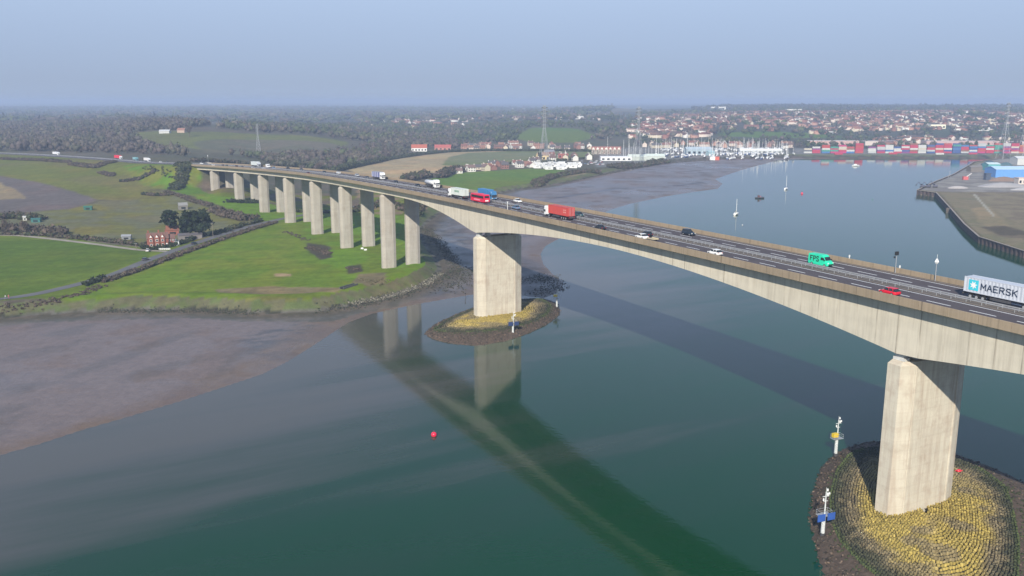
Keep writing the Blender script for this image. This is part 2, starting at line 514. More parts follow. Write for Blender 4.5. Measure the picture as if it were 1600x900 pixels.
def terrain_z(x, y):
    """final ground height and the masks used for it"""
    x = np.asarray(x, float); y = np.asarray(y, float)
    dl = sdf(LAND, x, y); dm = sdf(MUD, x, y); dq = sdf(QUAY, x, y)
    h = land_h(x, y)
    # road embankment beyond the west abutment
    road = [plan(s, 9.8) for s in range(712, 1500, 20)]
    rz = [road_z(s) for s in range(712, 1500, 20)]
    d2 = np.full(x.shape, 1e18); zr = np.zeros(x.shape)
    near = (x < -200) & (y > 650) & (y < 1700)
    xs, ys = x[near], y[near]
    dd = np.full(xs.shape, 1e18); zz = np.zeros(xs.shape)
    for i in range(len(road) - 1):
        a, b = road[i], road[i + 1]
        ex, ey = b[0] - a[0], b[1] - a[1]; L = ex * ex + ey * ey
        t = np.clip(((xs - a[0]) * ex + (ys - a[1]) * ey) / L, 0, 1)
        e = np.hypot(xs - a[0] - t * ex, ys - a[1] - t * ey)
        k = e < dd; dd = np.where(k, e, dd); zz = np.where(k, rz[i] + t * (rz[i + 1] - rz[i]), zz)
    hh = h[near]
    bl = 1 - sm(14.0, 46.0, dd)
    h = h.copy(); h[near] = hh * (1 - bl) + (zz - 0.25) * bl
    mud = np.where(dm > 0, np.minimum(dm * 0.012, 0.75) + 0.06 * (vnoise(x, y, 9) - 0.5) * sm(3, 20, dm), np.maximum(dm * 0.06, -4.0))
    dyke = 1.1 * np.exp(-((dl - 13) / 5.0) ** 2) * (y < 700)
    z = np.where(dl > 0, mud + (h + dyke - mud) * sm(0, 9, dl), mud)
    z = np.where(dq > -0.5, np.maximum(z, 4.0 * sm(0.3, 1.8, dq) - 4 * (dq <= 0.3)), z)
    return z, h, dl, dm, dq
def tz(x, y):
    return float(terrain_z(np.array([x]), np.array([y]))[0][0])

Xg, Yg = polar_grid(-31.5, 31.5, 0.105, ratios((60, 200, 1.03), (200, 1500, 1.006), (1500, 9000, 1.012), (9000, 42000, 1.06)), 75)
Zg, Hg, dlg, dmg, dqg = terrain_z(Xg, Yg)
col = np.zeros(Xg.shape + (3,))
n1 = vnoise(Xg, Yg, 60, 4); n2 = vnoise(Xg, Yg, 14, 4); n3 = vnoise(Xg + 900, Yg, 300, 4); n4 = vnoise(Xg, Yg + 500, 4.5, 3)
def setc(mask, c, alt=None, nz=None):
    """mask 0..1; alt mixes in by noise"""
    global col
    c = np.array(c)
    cc = np.broadcast_to(c, col.shape)
    if alt is not None:
        t = (sm(0.38, 0.62, nz if nz is not None else n2))[..., None]
        cc = c * (1 - t) + np.array(alt) * t
    m = np.asarray(mask, float)[..., None]
    col = col * (1 - m) + cc * m
def poly(pts, c, alt=None, nz=None, edge=3.0, rough=4.0, z=None):
    P = gp(pts, z)
    x0, x1, y0, y1 = P[:, 0].min() - 30, P[:, 0].max() + 30, P[:, 1].min() - 30, P[:, 1].max() + 30
    k = (Xg > x0) & (Xg < x1) & (Yg > y0) & (Yg < y1)
    m = np.zeros(Xg.shape)
    if k.any():
        d = sdf(P, Xg[k], Yg[k]) + (n2[k] - 0.5) * rough * 2
        m[k] = sm(-edge / 2, edge / 2, d)
    setc(m, c, alt, nz)

# open country far away: patchwork of pasture, plough and wood floor
setc(np.ones(Xg.shape), (0.075, 0.072, 0.055), (0.06, 0.075, 0.04), n3)
setc((Yg < 2600) & (Xg < 300), (0.105, 0.092, 0.064), (0.085, 0.085, 0.05), n1)
fld = np.floor(vnoise(Xg + 3000, Yg * 0.6, 420, 2) * 9) % 4
for k, c in enumerate([(0.09, 0.12, 0.05), (0.15, 0.125, 0.085), (0.075, 0.075, 0.055), (0.06, 0.065, 0.05)]):
    setc((fld == k) & (Yg > 3300) & (Xg < 900), c)
# left lowland
poly([(0,475),(0,350),(330,300),(420,318),(660,330),(700,330),(700,500),(0,520),(-900,560),(-900,330)], (0.111, 0.149, 0.015), (0.140, 0.179, 0.020), n1)
# hill pasture
poly([(-300,236),(0,237),(100,243),(200,250),(290,262),(325,300),(250,312),(155,313),(60,285),(0,275),(-300,270)], (0.125, 0.137, 0.022), (0.137, 0.127, 0.037), n1)
poly([(190,262),(235,255),(290,262),(335,300),(350,322),(290,306),(225,290)], (0.088, 0.167, 0.013), (0.147, 0.155, 0.022), n2)
poly([(-300,270),(0,275),(60,285),(110,298),(155,313),(112,327),(0,336),(-300,345)], (0.125, 0.105, 0.095), (0.115, 0.10, 0.085), n1)
poly([(-200,275),(0,284),(25,297),(40,310),(0,312),(-200,312)], (0.27, 0.21, 0.11), (0.22, 0.17, 0.10), n2)
poly([(-300,345),(0,336),(112,327),(155,314),(250,309),(300,305),(335,322),(400,346),(335,372),(235,386),(120,374),(0,362),(-300,350)], (0.13, 0.13, 0.065), (0.143, 0.137, 0.034), n2)
poly([(0,345),(60,330),(150,340),(220,352),(120,350),(60,358),(0,360)], (0.130, 0.127, 0.034), (0.13, 0.13, 0.07), n2)
poly([(300,304),(345,306),(420,318),(500,340),(440,346),(400,342),(345,322)], (0.111, 0.197, 0.013), (0.147, 0.179, 0.017), n1)
poly([(228,296),(262,296),(300,306),(345,322),(395,345),(380,348),(330,325),(285,310)], (0.11, 0.095, 0.065), (0.095, 0.088, 0.037), n2, rough=3)
poly([(-300,372),(0,371),(100,377),(175,385),(236,392),(232,402),(165,428),(100,445),(50,457),(0,466),(-300,500)], (0.081, 0.131, 0.012), (0.103, 0.149, 0.015), n1, rough=1.5)
poly([(95,471),(180,443),(245,416),(300,394),(365,370),(435,350),(500,345),(640,335),(665,385),(690,420),(650,440),(560,462),(480,462),(400,466),(250,468),(150,472)],
     (0.111, 0.174, 0.013), (0.140, 0.184, 0.018), n2)
poly([(470,340),(640,335),(660,380),(690,420),(600,445),(540,440),(500,420),(480,380)], (0.111, 0.197, 0.013), (0.118, 0.167, 0.013), n2)
for pts, c in [([(340,453),(420,447),(520,449),(540,453),(525,460),(400,461),(340,458)], (0.20, 0.165, 0.08)),
               ([(480,380),(512,384),(522,402),(498,408),(482,395)], (0.075, 0.065, 0.045)),
               ([(540,415),(562,414),(566,424),(545,428)], (0.07, 0.065, 0.04)),
               ([(560,428),(600,426),(608,448),(575,452),(552,440)], (0.17, 0.15, 0.08)),
               ([(430,428),(455,428),(455,432),(432,432)], (0.34, 0.26, 0.15)),
               ([(0,478),(120,474),(300,470),(420,466),(540,468),(600,455),(640,442),(600,462),(540,476),(420,481),(300,480),(120,484),(0,490)], (0.150, 0.145, 0.037)),
               ([(0,474),(60,470),(180,472),(330,466),(330,472),(180,478),(60,478),(0,482)], (0.12, 0.10, 0.07)),
               ([(60,372),(120,368),(236,384),(228,388),(120,374)], (0.16, 0.14, 0.10))]:
    poly(pts, c, tuple(x * 0.8 for x in c), n4, edge=2.0, rough=2.5)
# under and beyond the far spans
poly([(300,288),(345,290),(520,302),(640,318),(640,330),(420,317),(330,303)], (0.13, 0.10, 0.07), (0.125, 0.131, 0.020), n2)
poly([(600,285),(690,285),(700,315),(668,345),(655,352),(640,340),(560,330),(560,290)], (0.125, 0.155, 0.017), (0.21, 0.15, 0.09), n2)
poly([(540,264),(600,251),(690,239),(760,234),(850,236),(800,246),(735,252),(690,266),(655,276),(610,282),(560,274)], (0.38, 0.29, 0.15), (0.32, 0.25, 0.14), n1, edge=6)
poly([(700,246),(730,239),(800,236),(925,236),(925,247),(820,256),(735,262),(690,258)], (0.130, 0.158, 0.037), (0.16, 0.17, 0.08), n3, edge=6)
poly([(670,280),(720,270),(830,263),(905,268),(870,284),(820,292),(740,300),(690,296)], (0.096, 0.167, 0.020), (0.111, 0.155, 0.020), n1, edge=6)
poly([(820,291),(870,276),(960,262),(1050,250),(1110,246),(1110,248),(1050,255),(960,270),(900,282),(850,291),(800,298),(780,300)], (0.20, 0.165, 0.09), (0.110, 0.101, 0.034), n2)
poly([(205,212),(215,207),(300,206),(480,212),(545,222),(535,232),(440,240),(330,236),(240,226)], (0.124, 0.137, 0.037), (0.100, 0.097, 0.037), n3, edge=8)
poly([(300,222),(400,218),(520,224),(560,236),(480,250),(400,244),(320,238)], (0.14, 0.12, 0.08), (0.11, 0.11, 0.065), n1, edge=8)
poly([(0,178),(60,180),(125,182),(125,186),(60,187),(0,186)], (0.14, 0.17, 0.09), None, edge=12)
poly([(800,216),(830,200),(905,202),(935,214),(900,222),(830,222)], (0.081, 0.155, 0.024), (0.103, 0.144, 0.022), n3, edge=10)
poly([(1125,207),(1280,209),(1320,214),(1200,216),(1125,213)], (0.088, 0.149, 0.022), None, edge=10)
poly([(1240,232),(1700,230),(1700,241),(1420,241.5),(1240,241)], (0.20, 0.195, 0.18), (0.17, 0.165, 0.15), n1, edge=6)
poly([(940,236),(1000,228),(1230,230),(1240,245),(1110,247),(1000,256),(930,262)], (0.19, 0.185, 0.165), (0.14, 0.14, 0.12), n1, edge=6)
poly([(1220,240.5),(1700,241),(1700,244.5),(1220,244.5)], (0.13, 0.14, 0.07), None, edge=4, rough=1)
# bank toe, mud, river bed
bank = (dlg > 0) & (dlg < 9 + 6 * (n2 - 0.5)) & (Yg < 1800)
setc(bank & (Yg > 1150), (0.085, 0.08, 0.06), (0.06, 0.06, 0.045), n4)
setc(bank & (Yg <= 1150), (0.12, 0.115, 0.06), (0.10, 0.125, 0.045), n4)
setc((dlg > 0) & (dlg < 2.5) & (Yg < 1150), (0.05, 0.05, 0.035), (0.13, 0.12, 0.095), n4)
mudm = (dlg <= 0) & (dqg < 0)
setc(mudm, (0.165, 0.122, 0.102), (0.140, 0.106, 0.090), n1)
wetm = mudm * sm(-7, 3, -dmg + 30 * n1 + 8 * n4 - 8)
setc(wetm, (0.135, 0.085, 0.055), (0.155, 0.105, 0.070), n2)
strk = vnoise(Xg * 0.35 + Yg * 0.9, Xg * 2.2 - Yg * 1.0, 26, 3)
setc(mudm * sm(0.52, 0.66, strk) * sm(4, 16, dmg) * 0.55, (0.105, 0.085, 0.07))
rip = sdf(gp([(375,530),(440,505),(492,505),(470,522),(400,545)], 0.4), Xg, Yg)
ripn = vnoise(Xg * 0.30 + Yg * 0.12, Yg * 0.9 - Xg * 0.35, 1.9, 2)
setc(mudm * sm(-6, 6, rip) * sm(.48, .6, ripn) * .8, (0.055, 0.05, 0.045))
weed = vnoise(Xg * 0.5 + 31, Yg * 1.2, 7, 4)
setc(mudm * sm(.60, .72, weed) * sm(.45, .6, n3 * .5 + n1 * .5) * .55 * (Yg < 900), (0.085, 0.06, 0.045))
setc(mudm & (dlg > -9 - 10 * n2) & (Yg < 900), (0.13, 0.105, 0.075), (0.085, 0.075, 0.05), n4)
rk = sdf(gp([(640,470),(690,435),(700,395),(662,352),(700,330),(735,370),(742,430),(735,458),(690,463)], 0.3), Xg, Yg)
setc(mudm * sm(-5, 5, rk + 10 * (n4 - 0.5)) * 0.75, (0.05, 0.047, 0.04), (0.12, 0.10, 0.08), n4)
rk2 = sdf(gp([(812,400),(842,410),(868,432),(885,448),(850,470),(805,470)], 0.2), Xg, Yg)
setc(mudm * sm(-4, 4, rk2 + 6 * (n4 - 0.5)) * 0.85, (0.05, 0.042, 0.038), (0.09, 0.07, 0.06), n4)
for cx in [([(640,375),(700,374.5),(745,375.5),(790,373),(850,366)], 1.0), ([(650,381),(690,384),(712,380)], 1.6), ([(870,310),(960,296),(1060,290),(1110,283)], 2.5)]:
    dch = seg_dist(gp(cx[0], 0.3), Xg, Yg, False)
    setc(mudm * (1 - sm(cx[1] * 0.5, cx[1] * 1.6, dch)) * 0.8, (0.045, 0.045, 0.05))
# quay top
q = dqg > 0
setc(q, (0.20, 0.165, 0.10), (0.165, 0.15, 0.085), n2)
def qpoly(pts, c, alt=None, e=3, rough=4): poly(pts, c, alt, n2, e, rough, 4.0)
qpoly([(1463,300),(1515,302),(1545,315),(1560,335),(1600,352),(1640,360),(1640,292),(1600,290),(1490,290)], (0.215, 0.18, 0.11), (0.17, 0.135, 0.09))
qpoly([(1515,325),(1545,322),(1565,340),(1600,375),(1560,368),(1530,345)], (0.27, 0.205, 0.115), (0.21, 0.175, 0.10))
qpoly([(1530,355),(1570,352),(1640,372),(1640,380),(1560,368)], (0.09, 0.075, 0.05), (0.15, 0.12, 0.08))
qpoly([(1433,296),(1463,299),(1530,300),(1640,300),(1640,246),(1560,248),(1505,262),(1460,284)], (0.27, 0.25, 0.22), (0.20, 0.18, 0.16))
qpoly([(1520,304),(1524,303),(1556,338),(1552,339)], (0.34, 0.32, 0.25), None, 1, 1)
fine = vnoise(Xg * 1.0, Yg * 0.45, 3.0, 2); lines = vnoise(Xg * 0.25 + Yg * 0.08, Yg * 1.3 - Xg * 0.4, 5.0, 3)
land_ = (dlg > 2) & (dqg < 0) & (Yg < 1700)
col = np.where(land_[..., None], col * ((0.80 + 0.40 * lines) * (0.86 + 0.28 * fine))[..., None], col)
yel_ = sm(.50, .75, vnoise(Xg + 70, Yg, 34, 4)) * land_ * .35
col = col * (1 - yel_[..., None]) + col * np.array([1.45, 1.08, 1.0]) * yel_[..., None]
col *= (0.93 + 0.14 * n4)[..., None]
wet = np.clip(mudm * (0.75 + 0.5 * (n1 - 0.5)) * (1 - 0.3 * sm(0.5, 0.7, n2)) * sm(1, 14, -dlg), 0, 1)

gm, nt, bs = attr_mat('ground_cover', 'tint', 0.95, 0.35, 0.16, spec=0.15)
wa = N(nt, 'ShaderNodeAttribute'); wa.attribute_name = 'wet'
geo = N(nt, 'ShaderNodeNewGeometry')
rr = N(nt, 'ShaderNodeMapRange'); nt.links.new(wa.outputs['Fac'], rr.inputs[0]); rr.inputs[3].default_value = 0.95; rr.inputs[4].default_value = 0.16
nt.links.new(rr.outputs[0], bs.inputs['Roughness'])
sr = N(nt, 'ShaderNodeMapRange'); nt.links.new(wa.outputs['Fac'], sr.inputs[0]); sr.inputs[3].default_value = 0.12; sr.inputs[4].default_value = 0.75
nt.links.new(sr.outputs[0], bs.inputs['Specular IOR Level'])
bump(nt, bs, noise(nt, geo.outputs['Position'], 0.6, 5, 0.7), 0.5, 0.5)
ground = link('ground', grid_mesh('ground', Xg, Yg, Zg, gm, col, extra={'wet': wet}))
tag(ground, 'river banks, mudflats, fields and low hills running to the horizon', kind='structure')

# ---------------------------------------------------------------- the river
Xw, Yw = polar_grid(-33, 33, 0.3, ratios((8, 200, 1.04), (200, 1700, 1.012)), 85)
dmw = sdf(MUD, Xw, Yw); dqw = sdf(QUAY, Xw, Yw)
ww, wnt, wbs = nodes('river_water')
at = N(wnt, 'ShaderNodeAttribute'); at.attribute_name = 'shore'
g2 = N(wnt, 'ShaderNodeNewGeometry')
stk = noise(wnt, mapping(wnt, mapping(wnt, g2.outputs['Position'], (1, 1, 1), (0, 0, R(-31))), (0.0050, 0.034, 1)), 1.0, 5, 0.55)
ad = N(wnt, 'ShaderNodeMath', operation='MULTIPLY_ADD'); wnt.links.new(stk, ad.inputs[0]); ad.inputs[1].default_value = 2.1
wnt.links.new(at.outputs['Fac'], ad.inputs[2])
cr = wnt.nodes.new('ShaderNodeValToRGB'); wnt.links.new(ad.outputs[0], cr.inputs[0])
e = cr.color_ramp.elements
mr = N(wnt, 'ShaderNodeMapRange'); wnt.links.new(ad.outputs[0], mr.inputs[0]); mr.inputs[1].default_value = 1.18; mr.inputs[2].default_value = 2.30
wnt.links.new(mr.outputs[0], cr.inputs[0])
e[0].position = 0.0; e[0].color = (0.002, 0.043, 0.013, 1)
e[1].position = 1.0; e[1].color = (0.082, 0.080, 0.068, 1)
for p_, c_ in ((0.30, (0.008, 0.041, 0.018, 1)), (0.52, (0.036, 0.054, 0.038, 1)), (0.78, (0.068, 0.072, 0.062, 1))):
    k_ = e.new(p_); k_.color = c_
wnt.links.new(cr.outputs[0], wbs.inputs['Base Color'])
wbs.inputs['Roughness'].default_value = 0.06
wbs.inputs['IOR'].default_value = 1.31
wbs.inputs['Specular IOR Level'].default_value = 0.40
b1 = noise(wnt, mapping(wnt, g2.outputs['Position'], (0.5, 0.9, 1)), 1.0, 3, 0.5)
patch = ramp(wnt, noise(wnt, mapping(wnt, g2.outputs['Position'], (0.008, 0.012, 1)), 1.0, 3), 0.35, 0.65)
hm = N(wnt, 'ShaderNodeMath', operation='MULTIPLY'); wnt.links.new(b1, hm.inputs[0]); wnt.links.new(patch, hm.inputs[1])
ha = N(wnt, 'ShaderNodeMath', operation='MULTIPLY_ADD'); wnt.links.new(b1, ha.inputs[0]); ha.inputs[1].default_value = 0.25; wnt.links.new(hm.outputs[0], ha.inputs[2])
bump(wnt, wbs, ha.outputs[0], 0.16, 0.12)
shore = 1.45 * np.exp(dmw / 75.0) * (dmw < 0) + (dmw >= 0) * 1.25
shore = shore * (0.35 + 0.65 * sm(600, 420, Yw)) + 0.0
water = link('river_water', grid_mesh('river_water', Xw, Yw, np.zeros(Xw.shape), ww, extra={'shore': shore}))
tag(water, 'calm teal tidal river', kind='structure')

# ---------------------------------------------------------------- hazy air
hm_ = bpy.data.materials.new('haze'); hm_.use_nodes = True
hn = hm_.node_tree; hn.nodes.clear()
ho = hn.nodes.new('ShaderNodeOutputMaterial'); hv = hn.nodes.new('ShaderNodeVolumePrincipled')
hv.inputs['Color'].default_value = (0.52, 0.63, 0.85, 1)
hv.inputs['Density'].default_value = 0.00021
hv.inputs['Anisotropy'].default_value = 0.0
hn.links.new(hv.outputs[0], ho.inputs['Volume'])
HZ_TOP = 100.0
hb = MB().box((0, 20000, (HZ_TOP - 6) / 2), (92000, 52000, HZ_TOP + 6)).build('haze', hm_)
tag(hb, 'thin blue spring haze over the river and town', kind='stuff')
# ---------------------------------------------------------------- the bridge
bridge = empty('bridge', (*plan(0, 9.8), 0))
tag(bridge, 'long pale concrete road bridge on tall piers, curving to the far left bank', 'bridge')
def bpart(mb, name, mats, **k):
    o = mb.build(name, mats, bridge, **k)
    o.location = (-bridge.location[0], -bridge.location[1], 0)
    return o
def PT(s, w, z): x, y = plan(s, w); return (x, y, z)
def depth(s):
    if s < -3: return 4.6 + 7.2 * max(0.0, 1 + (s + 3) / 100.0) ** 2
    if s > 193: return 4.6 + 7.0 * max(0.0, 1 - (s - 193) / 74.0) ** 2
    x = min(1.0, abs(s - 95) / 95.0)
    return 5.4 + 6.4 * x ** 1.9
def section(s, far, e=0.0):
    zt = ztop(s); D = depth(s)
    pr = [(-2.1, -1.25), (-2.1, -1.62), (0.3, -2.45), (0.3, -D), (6.7, -D), (6.7, -2.5), (9.72, -1.8), (9.72, -1.25)]
    return [PT(s, (19.6 - w) if far else w, zt + z) for w, z in pr]
import bisect
def uvs_fn(a, b):
    pa = Vector(plan(a, 0)); pb = Vector(plan(b, 0)); dd = (pb - pa).normalized(); wd = Vector((-dd.y, dd.x))
    def f(co):
        q = Vector((co.x, co.y)) - pa
        return (a + q.dot(dd) + 0.7 * q.dot(wd) , co.z - ztop(a) + 100)
    return f
def strip_part(name, a, b, ringf, mat, n=None, gap=0.02):
    n = n or max(1, int((b - a) / 6))
    mb = MB()
    ss = [a + gap + (b - a - 2 * gap) * i / n for i in range(n + 1)]
    mb.loft([ringf(s) for s in ss])
    return bpart(mb, name, mat, uvf=uvs_fn(a, b))
# girder cast segments: fine ones on the haunched river spans, longer ones on the approaches
cuts = [-300, -200, -150, -106, -90, -75, -60]
cuts += [-60 + 5 * i for i in range(1, 74)]
cuts += [310 + (S_END - 310) * i / 28 for i in range(1, 29)]
for far in (False, True):
    cc = cuts if not far else cuts[::2] + ([cuts[-1]] if len(cuts) % 2 == 0 else [])
    for a, b in zip(cc[:-1], cc[1:]):
        strip_part('girder_segment', a, b, lambda s, far=far: section(s, far), M['web'])
# parapets: precast edge panels
def par(s, far, lo=-1.6):
    zt = ztop(s)
    pr = [(-2.42, lo), (-2.42, -0.03), (-2.36, 0.0), (-2.12, 0.0), (-2.06, -0.03), (-1.98, -1.249), (-2.1, -1.249), (-2.1, lo)]
    return [PT(s, (19.6 - w) if far else w, zt + z) for w, z in pr]
pc = [-300, -200, -120, -60] + [-60 + 6 * i for i in range(1, 121)] + [716]
pc = sorted(set(p for p in pc if p <= S_END)) 
for a, b in zip(pc[:-1], pc[1:]):
    strip_part('parapet_panel', a, b, lambda s: par(s, False), M['parapet'], n=1 if b - a < 10 else 8, gap=0.03)
pf = pc[::2] + ([pc[-1]] if len(pc) % 2 == 0 else [])
for a, b in zip(pf[:-1], pf[1:]):
    strip_part('parapet_panel', a, b, lambda s: par(s, True), M['parapet'], n=2 if b - a < 15 else 8, gap=0.03)
# drip line under the near panels, a darker shadow gap
def band(s, w0, w1, z0, z1):
    zt = ztop(s); return [PT(s, w0, zt + z0), PT(s, w0, zt + z1), PT(s, w1, zt + z1), PT(s, w1, zt + z0)]
def long_part(name, w0, w1, z0, z1, mat, a=-300, b=S_END, step=8):
    mb = MB(); n = int((b - a) / step)
    mb.loft([band(a + (b - a) * i / n, w0, w1, z0, z1) for i in range(n + 1)])
    return bpart(mb, name, mat, uvf=uvs_fn(0, 190))
S_RD = 1450
long_part('carriageway', -0.9, 8.6, -1.24, -1.15, M['asphalt'], b=S_RD)
long_part('carriageway', 11.0, 20.5, -1.24, -1.15, M['asphalt'], b=S_RD)
long_part('central_reserve', 8.6, 11.0, -1.24, -1.10, M['verge'], b=S_RD)
long_part('verge_strip', -1.975, -0.9, -1.24, -1.05, M['verge'])
long_part('verge_strip', 20.5, 21.575, -1.24, -1.05, M['verge'])
# road paint, 4 mm sheets
def paint_strip(name, w0, w1, a, b, n=1):
    mb = MB()
    for i in range(n):
        s0 = a + (b - a) * i / n; s1 = a + (b - a) * (i + 1) / n
        mb.add([PT(s0, w0, ztop(s0) - 1.143), PT(s1, w0, ztop(s1) - 1.143), PT(s1, w1, ztop(s1) - 1.143), PT(s0, w1, ztop(s0) - 1.143)], [(0, 1, 2, 3)])
    return bpart(mb, name, M['white'], fix=False)
for w in (0.0, 7.75, 11.85, 19.6):
    mb = MB()
    ss = list(range(-300, S_RD, 10))
    for s0, s1 in zip(ss[:-1], ss[1:]):
        mb.add([PT(s0, w - .14, ztop(s0) - 1.143), PT(s1, w - .14, ztop(s1) - 1.143), PT(s1, w + .14, ztop(s1) - 1.143), PT(s0, w + .14, ztop(s0) - 1.143)], [(0, 3, 2, 1)])
    bpart(mb, 'edge_line', M['white'], fix=False)
for w in (3.85, 15.75):
    s = -80.0
    while s < 716:
        mb = MB()
        mb.add([PT(s, w - .15, ztop(s) - 1.142), PT(s + 5.2, w - .15, ztop(s + 5.2) - 1.142), PT(s + 5.2, w + .15, ztop(s + 5.2) - 1.142), PT(s, w + .15, ztop(s) - 1.142)], [(0, 3, 2, 1)])
        bpart(mb, 'lane_dash', M['white'], fix=False)
        s += 9.0
# steel safety fences each side of the central reserve
for w in (9.1, 10.5):
    mb = MB(); n = 190
    mb.loft([band(-300 + (S_RD + 300) * i / n, w - .04, w + .04, -0.58, -0.36) for i in range(n + 1)])
    bpart(mb, 'safety_rail', M['steel'])
mb = MB()
for w in (9.18, 10.42):
    s = -100
    while s < 500:
        mb.box(PT(s, w, ztop(s) - 0.8), (0.1, 0.1, 0.75), heading(s)); s += 3.2
o = bpart(mb, 'rail_posts', M['steel']); o['kind'] = 'stuff'

# main river piers: long walls with bevelled ends and bearings on top
def octo(s, w0, w1, t, c, tn):
    """plan outline: body thickness t, nose thickness tn, chamfer length c"""
    pr = [(-tn, w0), (tn, w0), (t, w0 + c), (t, w1 - c), (tn, w1), (-tn, w1), (-t, w1 - c), (-t, w0 + c)]
    return [plan(s + a, w) for a, w in pr]
def pier_uv(s):
    c = Vector(plan(s, 0)); h = heading(s); dd = Vector((math.cos(h), math.sin(h))); wd = Vector((dd.y, -dd.x))
    return lambda co: ((Vector((co.x, co.y)) - c).dot(wd) * 0.8 + (Vector((co.x, co.y)) - c).dot(dd) * 0.8 + s, co.z)
for s in (-106, 0, 190):
    if s == -106: w0, w1 = 0.0, 19.6
    else: w0, w1 = 0.0, 19.1
    zb = 1.0 if s >= 0 else -4
    top = ztop(s) - depth(s) - 1.5
    mb = MB()
    A = octo(s, w0, w1, 2.5, 3.0, 1.5)
    B = octo(s, w0 + .9, w1 - .9, 2.35, 2.6, 1.2)
    mb.loft([[(x, y, z) for x, y in P] for P, z in ((A, zb), (A, top - 1.4), (A, top - .7), (B, top))])
    bpart(mb, 'pier', M['pier'], uvf=pier_uv(s))
    # shallow raised rib near each end of the broad faces
    for w in (3.25, 15.6):
        for sg in (-1, 1):
            mb = MB(); mb.prism([plan(s + sg * 2.497, w), plan(s + sg * 2.497, w + .45), plan(s + sg * 2.6, w + .4), plan(s + sg * 2.6, w + .05)], zb, top - .8)
            bpart(mb, 'pier_rib', M['pier'], uvf=pier_uv(s))
    for w in (1.9, 5.4, 13.9, 17.3):
        mb = MB()
        mb.box(PT(s, w, top + .30), (2.6, 1.5, .58), heading(s)); mb.box(PT(s, w, top + .86), (1.9, 1.2, .55), heading(s))
        mb.box(PT(s, w, top + 1.31), (2.4, 1.5, .36), heading(s))
        bpart(mb, 'bearing', M['bearing'])
# approach columns, two under each bent
GZ = {296: 3.6, 364: 3.6, 423: 3.6, 482: 3.6, 541: 4.6, 600: 8.0, 659: 8.6}
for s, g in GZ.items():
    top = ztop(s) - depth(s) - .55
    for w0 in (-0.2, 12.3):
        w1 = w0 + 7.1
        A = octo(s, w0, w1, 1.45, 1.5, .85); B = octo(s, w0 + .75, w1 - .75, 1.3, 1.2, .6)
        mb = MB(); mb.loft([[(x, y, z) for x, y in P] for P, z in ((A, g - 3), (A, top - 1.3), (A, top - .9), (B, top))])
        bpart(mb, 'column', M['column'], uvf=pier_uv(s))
        for w in (w0 + 1.9, w0 + 5.2):
            mb = MB(); mb.box(PT(s, w, top + .27), (1.5, 1.2, .52), heading(s))
            bpart(mb, 'bearing', M['bearing'])
# west abutment: seat, wing wall and paved slope
zt = ztop(S_END)
mb = MB(); mb.prism([plan(S_END, -2.4), plan(S_END, 22.0), plan(S_END + 7, 22.0), plan(S_END + 7, -2.4)], zt - 13, zt - 1.3)
bpart(mb, 'abutment', M['column'], uvf=pier_uv(S_END))
for w in (-2.4, 21.6):
    mb = MB()
    pr = [(S_END, zt), (S_END, zt - 7), (S_END + 6, zt - 6), (S_END + 14, zt - 3.2), (S_END + 17, zt - 1.2), (S_END + 15, zt - .15), (S_END + 9, zt)]
    a = [PT(s, w, z) for s, z in pr]; b = [PT(s, w + .45, z) for s, z in pr]
    mb.loft([a, b]); bpart(mb, 'wing_wall', M['column'], uvf=pier_uv(S_END))
mb = MB()
mb.add([PT(S_END + 1, -3.2, zt - 5.6), PT(S_END + 1, 22.5, zt - 5.6), PT(S_END - 24, 22.5, zt - 16.5), PT(S_END - 24, -3.2, zt - 16.5),
        PT(S_END + 1, -3.2, zt - 7.2), PT(S_END + 1, 22.5, zt - 7.2), PT(S_END - 24, 22.5, zt - 18), PT(S_END - 24, -3.2, zt - 18)],
       [(0, 1, 2, 3), (4, 5, 6, 7), (0, 1, 5, 4), (1, 2, 6, 5), (2, 3, 7, 6), (3, 0, 4, 7)])
bpart(mb, 'slope_paving', M['column'], uvf=pier_uv(S_END))
# ---------------------------------------------------------------- rock islands round the two river piers
def attr_mesh(name, V, F, C, mat, tri=False):
    """mesh from arrays: V (n,3), F (m,k), C per-face colour (m,3) -> face-corner colour attribute tint"""
    V = np.asarray(V, np.float32); F = np.asarray(F, np.int32); k = F.shape[1]
    me = bpy.data.meshes.new(name)
    me.vertices.add(len(V)); me.vertices.foreach_set('co', V.ravel())
    me.loops.add(F.size); me.loops.foreach_set('vertex_index', F.ravel())
    me.polygons.add(len(F)); me.polygons.foreach_set('loop_start', np.arange(0, F.size, k, dtype=np.int32))
    me.polygons.foreach_set('loop_total', np.full(len(F), k, np.int32))
    me.materials.append(mat); me.update(calc_edges=True)
    a = me.color_attributes.new('tint', 'FLOAT_COLOR', 'CORNER')
    c4 = np.ones((F.size, 4), np.float32); c4[:, :3] = np.repeat(np.asarray(C, np.float32), k, axis=0)
    a.data.foreach_set('color', c4.ravel())
    return me
BOXV = np.array([(-1,-1,-1),(1,-1,-1),(1,1,-1),(-1,1,-1),(-.8,-.8,1),(.8,-.8,1),(.8,.8,1),(-.8,.8,1)], float) * .5
BOXF = np.array([(4,5,6,7),(0,1,5,4),(1,2,6,5),(2,3,7,6),(3,0,4,7)])
